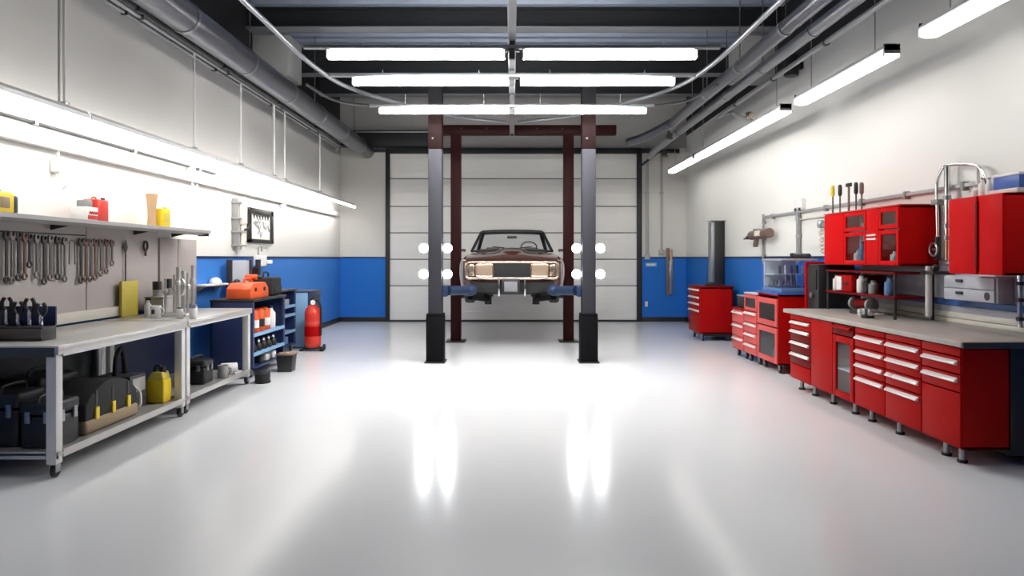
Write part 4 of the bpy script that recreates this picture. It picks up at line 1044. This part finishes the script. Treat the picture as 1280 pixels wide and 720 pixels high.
t = thing('base_cabinet', 'red base cabinet with a glass door at the far end of the counter', 'cabinet', (3.6, 7.2, 0))
cb = [6.40, 6.82, 7.32, 7.86]
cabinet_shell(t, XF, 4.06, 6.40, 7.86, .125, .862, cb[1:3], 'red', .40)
glass_door(t, XF, cb[0], cb[1], .13, .74, fm='red', fw=.07, gm='glassc')
drawer(t, XF, cb[0], cb[1], .745, .857, m='reddark', handle=True, hm='red')
MB().box(XF + .30, XF + .315, cb[0] + .02, cb[1] - .012, .15, .84).build('back_lining', 'white', t)
MB().box(XF + .01, XF + .30, cb[0] + .02, cb[1] - .012, .40, .415).build('inner_shelf', 'panelgrey', t)
door(t, XF, cb[1], cb[2], .13, .857)
zs6 = [.13, .30, .43, .56, .69, .79, .857]
for k in range(6): drawer(t, XF, cb[2], cb[3], zs6[k], zs6[k + 1], m='reddark' if k in (1, 2, 3) else 'red', handle=k in (1, 2, 3, 4), hz=zs6[k + 1] - .02)
feet(t, (3.30, 3.95), (6.55, 7.0, 7.42, 7.76), .128)
t = thing('countertop', 'long worn grey countertop over the red base cabinets', 'countertop', (3.6, 6.4, .865))
MB().box(3.17, 4.075, 4.82, 7.98, .863, .905, .005).build('slab', 'counter', t)
MB().box(3.168, 4.075, 4.79, 4.82, .858, .903, .008).build('end_strip', 'counteredge', t)
MB().box(4.05, 4.08, 4.82, 7.98, .905, .945, .004).build('back_edge', 'offwhite', t)
# contents behind the glass
for k, (y, z, m) in enumerate(((6.52, .146, 'offwhite'), (6.66, .146, 'brown'), (6.56, .416, 'white'), (6.70, .416, 'orange'))):
    t = thing('paint_tin', ('cream', 'brown', 'white', 'orange')[k] + ' tin behind the glass door of the far base cabinet', 'tin', (3.42, y, z))
    MB().lathe([(.055, 0), (.058, .006), (.058, .15), (.055, .16)], (3.42, y, z), 18).build('body', m, t)
    MB().lathe([(.05, .16), (.05, .168)], (3.42, y, z), 18).build('lid', 'galv', t)

# backsplash on the wall behind the counter
t = thing('wall_panel', 'lavender grey wall panel with blue rail behind the counter', 'wall panel', (4.07, 6, .95))
MB().box(4.066, 4.088, 4.4, 7.98, .95, 1.50, .003).build('board', 'panelgrey', t)
MB().box(4.045, 4.066, 4.4, 7.9, 1.06, 1.12, .004).build('rail', 'railblue', t)
MB().box(4.052, 4.066, 4.4, 7.98, .95, 1.0, .003).build('lower_strip', 'offwhite', t)
t = thing('drawer_rack', 'grey two drawer rack on the wall below the red wall cabinets', 'rack', (4.0, 5.9, 1.13))
MB().box(3.93, 4.06, 5.52, 6.20, 1.125, 1.34, .006).build('body', 'panelgrey', t)
for z in (1.13, 1.235):
    d = MB().box(3.912, 3.932, 5.54, 6.18, z, z + .098, .004).build('drawer', 'panelgrey', t)
    MB().box(3.895, 3.914, 5.92, 6.00, z + .05, z + .075, .004).build('handle', 'iron', d)
MB().lathe([(.03, 0), (.034, .006), (.034, .02)], (3.93, 5.62, 1.18), 16, '-X').build('dial', 'iron', t)
t = thing('pipe', 'short silver pipe on the wall below the plain red wall cabinet', 'pipe', (4.02, 5.45, .95))
MB().cyl((4.03, 5.40, .947), (4.03, 5.40, 1.36), .028, n=14).build('tube', 'chrome', t)
for z in (1.0, 1.15, 1.28): MB().cyl((4.03, 5.40, z), (4.03, 5.40, z + .03), .036, n=14).build('collar', 'iron', t)

# wall cabinets
t = thing('wall_cabinet', 'red wall cabinet with glazed doors over the far counter', 'wall cabinet', (3.88, 7.28, 1.42))
XW = 3.70
wy = [6.50, 6.86, 7.10, 7.58, 8.05]
cabinet_shell(t, XW, 4.075, 6.50, 8.05, 1.42, 2.0, wy[1:4], 'redwall')
d = MB().box(XW - .018, XW + .02, wy[3] + .004, wy[4] - .004, 1.425, 1.995, .006).build('door', 'redwall', t)
for ya, yb in ((wy[2], wy[3]), (wy[0], wy[1])):
    glass_door(t, XW, ya, yb, 1.78, 1.995, fw=.045, fm='redwall', gm='glassc')
    glass_door(t, XW, ya, yb, 1.425, 1.775, fw=.045, fm='redwall', gm='glassc')
    MB().box(XW + .03, XW + .35, ya + .02, yb - .02, 1.77, 1.785).build('inner_shelf', 'panelgrey', t)
    MB().box(XW + .15, XW + .165, ya + .02, yb - .02, 1.44, 1.98).build('back_lining', 'white', t)
d = MB().box(XW - .018, XW + .02, wy[1] + .004, wy[2] - .004, 1.425, 1.995, .006).build('door', 'redwall', t)
for z in (1.68, 1.72): MB().box(XW - .034, XW - .018, wy[1] + .03, wy[2] - .03, z, z + .018, .004).build('handle', 'handle', d)
MB().box(XW - .02, 4.075, 6.49, 8.06, 2.0, 2.012, .003).build('top', 'pink', t)
for k, (y, z, h, m) in enumerate(((7.25, 1.441, .16, 'white'), (7.36, 1.441, .22, 'midblue'), (7.46, 1.441, .14, 'offwhite'), (6.62, 1.441, .2, 'greybox'), (6.74, 1.441, .12, 'white'), (7.3, 1.786, .12, 'galv'), (6.66, 1.786, .12, 'iron'))):
    t = thing('bottle', ('short white', 'tall blue', 'cream', 'tall grey', 'squat white', 'steel', 'dark')[k] + ' bottle behind the glass of the %s' % ('near glazed doors' if y < 7 else 'far glazed doors'), 'bottle', (3.78, y, z))
    MB().lathe([(.038, 0), (.04, .006), (.04, h * .7), (.016, h * .85), (.016, h)], (3.78, y, z), 16).build('body', m, t)
    MB().cyl((3.78, y, z + h), (3.78, y, z + h + .015), .018, n=10).build('cap', 'iron', t)
t = thing('wall_cabinet', 'plain red two door wall cabinet nearest the viewer', 'wall cabinet', (3.88, 5.43, 1.37))
cabinet_shell(t, XW, 4.075, 5.12, 5.76, 1.365, 1.99, (), 'redwall')
MB().box(XW - .018, XW + .02, 5.124, 5.385, 1.37, 1.985, .006).build('door', 'redwall', t)
MB().box(XW - .018, XW + .02, 5.415, 5.756, 1.37, 1.985, .006).build('door', 'redwall', t)
MB().box(XW - .03, XW - .004, 5.388, 5.412, 1.40, 1.95, .003).build('handle', 'reddark', t)
# on top of the plain wall cabinet
t = thing('storage_box', 'blue box with a white lid on top of the plain red cabinet', 'box', (3.90, 5.30, 1.99))
MB().box(3.82, 4.0, 5.14, 5.42, 2.03, 2.13, .006).build('body', 'bluebox', t)
MB().box(3.815, 4.005, 5.135, 5.425, 2.13, 2.15, .004).build('lid', 'white', t)
MB().box(3.80, 4.03, 5.13, 5.46, 1.991, 2.03, .006).build('tray', 'offwhite', t)
for k, (y, h) in enumerate(((5.52, .14), (5.60, .15), (5.68, .10))):
    t = thing('bottle', ('small', 'tall', 'stubby')[k] + ' white bottle on top of the plain red cabinet', 'bottle', (3.86, y, 1.991))
    MB().lathe([(.026, 0), (.028, .006), (.028, h * .7), (.012, h * .85), (.012, h)], (3.86, y, 1.991), 14).build('body', 'white', t)
    MB().cyl((3.86, y, 1.991 + h), (3.86, y, 2.006 + h), .014, n=10).build('cap', 'galv', t)
# rail along the right wall with hanging tools
t = thing('wall_rail', 'long pale rail along the right wall above the cabinets', 'rail', (4.05, 8.5, 2.1))
MB().box(4.04, 4.086, 5.9, 11.0, 2.13, 2.165, .004).build('bar', 'shelfgrey', t)
MB().box(4.05, 4.086, 7.9, 9.8, 2.03, 2.05, .003).build('lower_bar', 'offwhite', t)
for k in range(6): MB().box(4.03, 4.088, 6.1 + k * .9, 6.14 + k * .9, 2.10, 2.18, .004).build('bracket', 'greybox', t)
HT = [(1041, 'yellow', 'yellow handled screwdriver', 232), (1050, 'iron', 'dark handled file', 231), (1061, 'brown', 'brown handled hammer', 229), (1070, 'iron', 'slim black pry bar', 228), (1077, 'brown', 'brown handled chisel', 228)]
for px, m, nm, pt in HT:
    X = 3.76; y = F * X / (px - 640); zt = 1.5 + (322 - pt) * y / F
    t = thing('hand_tool', nm + ' standing on top of the glazed red cabinet', 'hand tool', (X, y, 2.013))
    if nm.endswith('hammer'):
        MB().cyl((X, y, 2.013), (X, y, zt - .03), .012, n=10).build('handle', m, t)
        MB().box(X - .015, X + .015, y - .05, y + .05, zt - .04, zt, .005).build('head', 'iron', t)
    else:
        MB().lathe([(.013, zt - 2.013 - .13), (.022, zt - 2.013 - .11), (.022, zt - 2.013 - .02), (.014, zt - 2.013)], (X, y, 2.013), 12).build('handle', m, t)
        MB().cyl((X, y, 2.013), (X, y, zt - .12), .009, n=8).build('blade', 'wrench', t)
# bent pipe loop and valves between the two wall cabinets
t = thing('pipe_loop', 'bent silver pipe loop rising between the two red wall cabinets', 'pipe', (4.03, 6.1, 1.4))
X = 4.0
def wp(px, py, X=X):
    y = F * X / (px - 640); return Vector((X, y, 1.5 + (322 - py) * y / F))
MB().tube(curve([wp(1172, 300), wp(1171, 250), wp(1172, 225), wp(1180, 209), wp(1192, 206), wp(1215, 206), wp(1225, 210), wp(1231, 222), wp(1232, 236)], 6), .016, 10).build('tube', 'chrome', t)
MB().tube([wp(1184, 206), wp(1184, 252), wp(1184, 300)], .026, 12).build('riser', 'chrome', t)
MB().tube([wp(1222, 208), wp(1222, 238)], .014, 10).build('riser', 'white', t)
for py in (250, 285, 300):
    p = wp(1184, py); MB().cyl(p, p + Vector((0, 0, .04)), .034, n=14).build('collar', 'galv', t)
p = wp(1171, 252); MB().box(X - .03, 4.086, p.y - .05, p.y + .05, p.z - .03, p.z + .02, .006).build('bracket', 'greybox', t)
p = wp(1172, 312); q = wp(1184, 325)
MB().cyl((X, p.y, p.z - .1), (X, p.y, p.z + .12), .03, n=14).build('valve_body', 'iron', t)
MB().tube([(X - .04, p.y + .06 * math.cos(a), p.z + .06 * math.sin(a)) for a in [2 * PI * k / 14 for k in range(14)]], .01, 6, closed=True).build('hand_wheel', 'galv', t)
MB().cyl((X, p.y, p.z), (X - .045, p.y, p.z), .012, n=8).build('spindle', 'galv', t)
MB().cyl(wp(1184, 300), (X, q.y, q.z), .022, n=12).build('riser', 'bronze', t)
MB().box(X - .02, 4.086, q.y - .06, q.y + .06, q.z - .05, q.z - .01, .006).build('bracket', 'galv', t)
t = thing('air_hose_fitting', 'pale coiled air fitting on the wall left of the glazed cabinet', 'fitting', (4.0, 8.3, 1.45))
p = wp(1023, 283)
MB().tube([(4.03 + .02 * math.cos(a), p.y + .03 * math.sin(a), p.z - .0 - .35 * a / (14 * PI)) for a in [2 * PI * k / 12 for k in range(84)]], .01, 6).build('coil', 'offwhite', t)
MB().lathe([(.03, -.02), (.045, .0), (.045, .06), (.03, .08)], (4.03, p.y, p.z), 14).build('head', 'galv', t)
MB().box(4.03, 4.086, p.y - .03, p.y + .03, p.z, p.z + .04, .004).build('bracket', 'galv', t)
# impact wrench and uprights on the wall
for px, pt, pb, r, nm in ((954, 268, 330, .018, 'slim upright pipe on the right wall behind the impact wrench'), (998, 262, 328, .032, 'thicker upright pipe on the right wall above the clear case')):
    X = 4.05; y = F * X / (px - 640); z1 = 1.5 + (322 - pt) * y / F; z0 = 1.5 + (322 - pb) * y / F
    t = thing('pipe', nm, 'pipe', (X, y, z0))
    MB().cyl((X, y, z0), (X, y, z1), r, n=12).build('tube', 'greybox', t)
    for k in range(3):
        z = z0 + (z1 - z0) * (k + .5) / 3
        MB().box(X, 4.086, y - .03, y + .03, z - .015, z + .015).cyl((X, y, z - .02), (X, y, z + .02), r + .008, n=12).build('clip', 'galv', t)
t = thing('wall_socket_box', 'white twin socket box on top of the thicker upright pipe', 'socket box', (4.05, 9.63, 2.2))
y = 9.63; z = 2.17
MB().box(4.03, 4.086, y - .13, y + .13, z, z + .16, .01).build('box', 'white', t)
for s in (-1, 1): MB().box(4.02, 4.032, y + s * .07 - .03, y + s * .07 + .03, z - .01, z + .03, .004).build('socket', 'iron', t)
y = F * 3.98 / (952 - 640); z = 1.5 + (322 - 293) * y / F
t = thing('impact_wrench', 'brown air impact wrench hanging on the right wall', 'impact wrench', (3.93, y, z - .15))
MB().cyl((3.93, y - .48, z + .01), (3.93, y + .32, z - .01), .075, n=18, bev=.015).build('motor', 'brown', t)
MB().cyl((3.93, y + .32, z - .01), (3.93, y + .52, z - .04), .055, .03, n=14).build('nose', 'iron', t)
MB().cyl((3.93, y + .52, z - .04), (3.93, y + .66, z - .05), .02, n=10).build('anvil', 'galv', t)
MB().prism([(y + .0, z), (y + .14, z), (y + .20, z - .2), (y + .08, z - .2)], 'yz', 3.905, 3.955, .01).build('grip', 'brown', t)
MB().box(3.85, 3.885, y - .25, y - .02, z - .03, z + .05, .004).build('name_strip', 'offwhite', t)
MB().box(3.93, 4.086, y + .22, y + .26, z - .02, z + .1, .004).build('hook', 'galv', t)

# small steel rack standing on the counter under the glazed cabinet
t = thing('counter_rack', 'dark red two tier rack standing on the counter under the glazed cabinet', 'rack', (3.85, 7.0, .906))
for y in (6.52, 7.90):
    for x in (3.66, 4.02):
        MB().cyl((x, y, .906), (x, y, 1.36), .014, n=10).build('post', 'iron', t)
MB().box(3.64, 4.03, 6.50, 7.92, 1.10, 1.125, .004).build('shelf', 'reddark', t)
MB().box(3.64, 4.03, 6.50, 7.92, 1.34, 1.36, .004).build('shelf', 'reddark', t)
t = thing('tool_box', 'bright red tool box with pale end on the counter rack shelf', 'tool box', (3.8, 7.52, 1.126))
MB().box(3.66, 3.98, 7.36, 7.68, 1.126, 1.31, .012).build('body', 'red', t)
MB().box(3.645, 3.662, 7.56, 7.67, 1.14, 1.29, .004).build('label', 'white', t)
MB().tube(curve([(3.655, 7.42, 1.22), (3.63, 7.44, 1.22), (3.63, 7.5, 1.22), (3.655, 7.52, 1.22)], 3), .008, 6).build('handle', 'iron', t)
for k, (y, h, m, lab) in enumerate(((7.80, .17, 'offwhite', 'cream flask at the far end of the counter rack shelf'), (7.26, .18, 'white', 'white tube bottle next to the red box on the counter rack'), (7.14, .15, 'iron', 'dark can on the counter rack shelf'), (7.02, .13, 'greybox', 'grey can on the counter rack shelf'), (6.72, .17, 'midblue', 'teal can at the near end of the counter rack shelf'))):
    t = thing('can', lab, 'can', (3.72, y, 1.126))
    MB().lathe([(.045, 0), (.048, .006), (.048, h * .75), (.025, h * .88), (.025, h)], (3.72, y, 1.126), 16).build('body', m, t)
    MB().lathe([(.02, h), (.02, h + .015)], (3.72, y, 1.126), 10).build('cap', 'iron', t)
t = thing('bench_grinder', 'dark double wheel grinder on the counter beneath the rack', 'grinder', (3.72, 7.25, .906))
MB().box(3.62, 3.82, 7.13, 7.33, .906, .935, .006).build('base', 'iron', t)
MB().cyl((3.72, 7.12, 1.01), (3.72, 7.34, 1.01), .055, n=18, bev=.01).build('motor', 'reddark', t)
MB().box(3.69, 3.75, 7.20, 7.26, .935, .98).build('neck', 'iron', t)
for y in (7.06, 7.40): MB().cyl((3.72, y - .02, 1.01), (3.72, y + .02, 1.01), .07, n=20, bev=.005).build('wheel', 'greybox', t)
t = thing('bench_vise', 'small pale vise on the counter in front of the rack', 'vise', (3.50, 6.72, .906))
MB().cyl((3.50, 6.72, .906), (3.50, 6.72, .935), .06, n=18, bev=.006).build('base', 'iron', t)
MB().box(3.46, 3.54, 6.70, 6.80, .935, 1.0, .01).build('rear_jaw', 'galv', t)
MB().box(3.46, 3.54, 6.60, 6.65, .935, 1.0, .01).build('front_jaw', 'galv', t)
MB().cyl((3.50, 6.52, .96), (3.50, 6.72, .96), .012, n=10).build('screw', 'chrome', t)
MB().cyl((3.44, 6.53, .96), (3.56, 6.53, .96), .007, n=8).build('handle', 'chrome', t)
t = thing('cardboard_box', 'small pale box on the counter beside the vise', 'box', (3.60, 6.98, .906))
MB().box(3.56, 3.66, 6.90, 7.04, .906, .97, .006).build('body', 'offwhite', t)
MB().box(3.56, 3.66, 6.96, 6.98, .9705, .972).build('tape', 'tan', t, smooth=False)
t = thing('soap_dispenser', 'dark topped dispenser on a bracket right of the glazed cabinet', 'dispenser', (3.95, 6.38, 1.3))
MB().box(3.86, 4.06, 6.26, 6.46, 1.345, 1.375, .006).build('bracket', 'iron', t)
MB().cyl((3.92, 6.42, 1.375), (3.92, 6.42, 1.42), .03, n=14).build('bottle', 'white', t)
MB().sphere((3.92, 6.32, 1.405), .035).build('knob', 'black', t)
MB().cyl((3.92, 6.42, .95), (3.92, 6.42, 1.345), .028, n=12).build('stem', 'white', t)

# dark welding machine left of the rack, red sided
t = thing('welding_machine', 'tall dark machine with red side standing between counter and clear case', 'welding machine', (3.75, 8.25, 0))
MB().box(3.62, 4.05, 8.06, 8.36, .03, 1.42, .01).build('body', 'black', t)
MB().box(3.60, 4.06, 8.36, 8.40, .03, 1.45, .008).build('side_panel', 'red', t)
MB().box(3.606, 3.622, 8.10, 8.33, 1.12, 1.36, .004).build('control_panel', 'iron', t)
MB().lathe([(.03, 0), (.035, .006), (.035, .02)], (3.606, 8.2, 1.05), 14, '-X').build('dial', 'galv', t)
for y in (8.12, 8.32): MB().lathe([(.03, -.015), (.03, .015)], (3.70, y, .03), 14, 'X').build('wheel', 'rubber', t)

# red carts in the middle distance
t = thing('tool_cart', 'tall red cart with two glazed doors and a clear case on it', 'tool cart', (3.7, 9.1, 0))
cabinet_shell(t, 3.41, 3.95, 8.74, 9.45, .12, 1.02, (), 'red')
glass_door(t, 3.41, 8.74, 9.45, .60, .97, fw=.075, fm='pink'); glass_door(t, 3.41, 8.74, 9.45, .125, .59, fw=.075, fm='pink')
MB().box(3.42, 3.93, 8.76, 9.43, .585, .60).build('inner_shelf', 'iron', t)
MB().box(3.39, 3.97, 8.72, 9.47, 1.02, 1.045, .006).build('top', 'railblue', t)
for x in (3.48, 3.88):
    for y in (8.83, 9.36): caster(x, y, .122, t, .05)
for k, (y, z, m, h) in enumerate(((8.95, .601, 'greybox', .2), (9.15, .601, 'midblue', .16), (8.95, .141, 'greybox', .2), (9.18, .141, 'white', .14))):
    t = thing('bottle', ('grey bottle behind the upper glass of the tall red cart', 'blue bottle behind the upper glass of the tall red cart', 'grey bottle behind the lower glass of the tall red cart', 'white bottle behind the lower glass of the tall red cart')[k], 'bottle', (3.55, y, z))
    MB().lathe([(.05, 0), (.052, .006), (.052, h * .7), (.02, h * .85), (.02, h)], (3.55, y, z), 16).build('body', m, t)
    MB().cyl((3.55, y, z + h), (3.55, y, z + h + .02), .023, n=10).build('cap', 'iron', t)
t = thing('tool_cart', 'red drawer cart with pale drawer frames beside the tall glazed cart', 'tool cart', (3.7, 9.72, 0))
cabinet_shell(t, 3.41, 3.95, 9.47, 9.98, .12, .98, (), 'red')
glass_door(t, 3.41, 9.47, 9.98, .74, .975, fw=.05, fm='pink')
for k, (a, b_) in enumerate(((.125, .28), (.28, .43), (.43, .575), (.575, .735))): drawer(t, 3.41, 9.47, 9.98, a, b_, m='pink', hm='handle', hz=b_ - .03)
MB().box(3.39, 3.97, 9.475, 9.99, .98, 1.0, .006).build('top', 'panelgrey', t)
for x in (3.48, 3.88):
    for y in (9.55, 9.90): caster(x, y, .122, t, .05)
t = thing('tool_cart', 'low red drawer cart last in the row before the corner cabinet', 'tool cart', (3.7, 10.27, 0))
cabinet_shell(t, 3.41, 3.95, 10.01, 10.52, .12, .72, (), 'red')
for k, (a, b_) in enumerate(((.125, .32), (.32, .52), (.52, .715))): drawer(t, 3.41, 10.01, 10.52, a, b_, m='pink', hm='handle', hz=b_ - .04)
MB().box(3.40, 3.96, 10.005, 10.53, .72, .74, .005).build('top', 'red', t)
for x in (3.48, 3.88):
    for y in (10.1, 10.45): caster(x, y, .122, t, .05)
t = thing('storage_bin', 'open black bin on top of the low red drawer cart', 'bin', (3.66, 10.27, .741))
MB().box(3.46, 3.86, 10.06, 10.08, .741, .92, .004).box(3.46, 3.86, 10.46, 10.48, .741, .92, .004).box(3.46, 3.48, 10.06, 10.48, .741, .92, .004).box(3.84, 3.86, 10.06, 10.48, .741, .92, .004).box(3.46, 3.86, 10.06, 10.48, .741, .755).build('walls', 'black', t)
MB().box(3.45, 3.87, 10.05, 10.49, .915, .93, .004).build('rim', 'greybox', t)
# clear case with tools on the tall cart
t = thing('display_case', 'clear plastic case of small tools on top of the tall red cart', 'display case', (3.68, 9.1, 1.046))
MB().box(3.46, 3.92, 8.76, 9.42, 1.046, 1.10, .004).build('base', 'midblue', t)
MB().box(3.46, 3.465, 8.76, 9.42, 1.10, 1.46).box(3.915, 3.92, 8.76, 9.42, 1.10, 1.46).box(3.46, 3.92, 8.76, 8.765, 1.10, 1.46).box(3.46, 3.92, 9.415, 9.42, 1.10, 1.46).build('walls', 'plexi', t, smooth=False)
MB().box(3.45, 3.93, 8.75, 9.43, 1.46, 1.485, .004).build('lid', 'shelfgrey', t)
MB().box(3.475, 3.905, 9.39, 9.41, 1.101, 1.455).box(3.475, 3.905, 9.05, 9.39, 1.27, 1.28).build('rack', 'white', t, smooth=False)
for k in range(5):
    x = 3.52 + k * .075
    tt = thing('screwdriver', 'little screwdriver hanging in the clear case, %s from the left' % ORD[k], 'screwdriver', (x, 8.97, 1.12), 'screwdrivers in the clear case')
    MB().cyl((x, 8.97, 1.12), (x, 8.97, 1.29), .008, n=8).build('blade', 'galv', tt)
    MB().lathe([(.012, 0), (.017, .02), (.017, .09), (.012, .11)], (x, 8.97, 1.29), 10).build('handle', ('iron', 'white', 'midblue', 'iron', 'white')[k], tt)
t = thing('socket_tray', 'dark tray of sockets behind the screwdrivers in the clear case', 'tray', (3.7, 9.2, 1.10))
MB().box(3.52, 3.86, 9.12, 9.38, 1.101, 1.13, .004).build('tray', 'galv', t)
for k in range(8):
    MB().cyl((3.56 + (k % 4) * .08, 9.18 + (k // 4) * .12, 1.13), (3.56 + (k % 4) * .08, 9.18 + (k // 4) * .12, 1.19), .02, n=10).build('socket', 'chrome', t)
t = thing('angle_grinder', 'black angle grinder lying on the lid of the clear case', 'angle grinder', (3.82, 8.95, 1.486))
MB().cyl((3.84, 8.82, 1.52), (3.78, 9.12, 1.52), .034, n=14, bev=.006).build('body', 'black', t)
MB().cyl((3.76, 9.15, 1.50), (3.76, 9.15, 1.56), .032, n=14).build('head', 'iron', t)
MB().cyl((3.70, 9.15, 1.500), (3.82, 9.15, 1.500), .012, n=8).build('side_handle', 'black', t)

# corner cabinet and column
t = thing('corner_cabinet', 'red drawer cabinet on dark feet in the far right corner', 'cabinet', (3.66, 12.6, 0))
cabinet_shell(t, 3.37, 3.95, 12.2, 12.95, .14, .96, (), 'red')
for k, (a, b_) in enumerate(((.46, .58), (.58, .70), (.70, .82), (.82, .955))): drawer(t, 3.37, 12.2, 12.95, a, b_, m='red', hm='handle', hz=b_ - .04)
door(t, 3.37, 12.2, 12.95, .145, .46)
MB().box(3.345, 3.97, 12.18, 12.97, .96, .99, .006).build('top', 'reddark', t)
for x in (3.44, 3.88):
    for y in (12.29, 12.86): caster(x, y, .142, t, .055)
MB().box(3.42, 3.93, 12.24, 12.9, .09, .14).build('plinth', 'black', t)
t = thing('exhaust_column', 'black column with a silver edge behind the corner cabinet', 'column', (3.95, 13.2, 0))
MB().box(3.88, 4.075, 13.08, 13.3, 0, 2.2, .006).build('column', 'black', t)
MB().box(3.82, 3.88, 13.06, 13.3, 0, 2.18, .006).build('edge_strip', 'galv', t)
MB().box(3.80, 4.08, 13.04, 13.34, 2.2, 2.215, .003).build('cap', 'shelfgrey', t)
t = thing('oil_tray', 'small black tray on top of the corner cabinet', 'tray', (3.66, 12.5, .99))
MB().box(3.56, 3.80, 12.4, 12.62, .991, 1.03, .008).build('body', 'black', t)
MB().box(3.60, 3.76, 12.44, 12.58, 1.03, 1.045, .005).build('lid', 'iron', t)
# squeegee and conduits on the far wall right of the door
p = at(837, 315, 15.93)
t = thing('scraper', 'wooden handled tool with steel blade hanging on the far wall', 'hand tool', (p.x, p.y, at(837, 370, 15.9).z))
MB().box(p.x - .07, p.x - .01, 15.93, 15.985, at(0, 370, 15.9).z, at(0, 310, 15.9).z, .008).build('holder', 'brown', t)
MB().box(p.x - .0, p.x + .09, 15.94, 15.985, at(0, 368, 15.9).z, at(0, 325, 15.9).z, .006).build('blade', 'galv', t)
MB().cyl((p.x + .04, 15.96, at(0, 325, 15.9).z), (p.x + .04, 15.96, at(0, 312, 15.9).z), .035, n=12).build('handle', 'wood', t)
for px, pt, pb, r, nm in ((809, 195, 318, .03, 'grey conduit on the far wall closest to the roll-up door'), (827, 188, 312, .022, 'thin conduit on the far wall above the hanging wooden tool')):
    q = at(px, pt, 15.95)
    t = thing('conduit', nm, 'conduit', (q.x, 15.95, at(px, pb, 15.95).z))
    MB().cyl((q.x, 15.95, at(px, pb, 15.95).z), (q.x, 15.95, min(q.z, 3.9)), r, n=12).build('tube', 'shelfgrey', t)
    MB().box(q.x - .06, q.x + .06, 15.92, 15.99, at(px, pb, 15.95).z - .12, at(px, pb, 15.95).z, .008).build('box', 'shelfgrey', t)
    MB().box(q.x - .05, q.x + .05, 15.96, 15.995, 3.0, 3.03, .003).build('clip', 'galv', t)
q = at(814, 330, 15.98)
t = thing('wall_sign', 'pale small notice strip on the blue far wall right of the door', 'sign', (q.x, 15.98, q.z))
MB().box(q.x - .13, q.x + .13, 15.985, 15.998, q.z - .06, q.z + .03, .003).build('plate', 'skyblue', t)
b = MB()
for k in range(7): b.box(q.x - .105 + k * .03, q.x - .085 + k * .03, 15.98, 15.986, q.z - .035, q.z + .005)
b.build('lettering', 'white', t, smooth=False)
q = at(808, 380, 15.98)
t = thing('wall_switch', 'tiny white switch low on the blue far wall by the door', 'switch', (q.x, 15.98, q.z - .05))
MB().box(q.x - .03, q.x + .03, 15.975, 15.998, q.z - .06, q.z + .06, .005).build('plate', 'white', t)
MB().box(q.x - .01, q.x + .01, 15.965, 15.977, q.z - .02, q.z + .02, .003).build('rocker', 'offwhite', t)

# ================================================================ camera, world, view
cam = bpy.data.cameras.new('camera'); co = bpy.data.objects.new('camera', cam); C.objects.link(co)
co.location = (0, 0, 1.5); co.rotation_euler = (PI / 2, 0, 0)
cam.sensor_width = 36; cam.lens = 36 * F / 1280; cam.shift_x = 0; cam.shift_y = -38 / 1280
cam.clip_start = .05; cam.clip_end = 100
sc = bpy.context.scene; sc.camera = co
w = bpy.data.worlds.new('world'); sc.world = w; w.use_nodes = True
w.node_tree.nodes['Background'].inputs['Color'].default_value = (.5, .55, .6, 1)
w.node_tree.nodes['Background'].inputs['Strength'].default_value = .05
vs = sc.view_settings
vs.view_transform = 'Standard'; vs.look = 'None'; vs.exposure = 1.22; vs.gamma = 1.0
try: vs.use_curve_mapping = False
except Exception: pass
sc.cycles.max_bounces = 10; sc.cycles.diffuse_bounces = 5; sc.cycles.glossy_bounces = 4; sc.cycles.transparent_max_bounces = 12
sc.cycles.sample_clamp_indirect = 6.0
sc.cycles.caustics_reflective = False; sc.cycles.caustics_refractive = False
sc.cycles.use_denoising = True
bpy.context.view_layer.update()
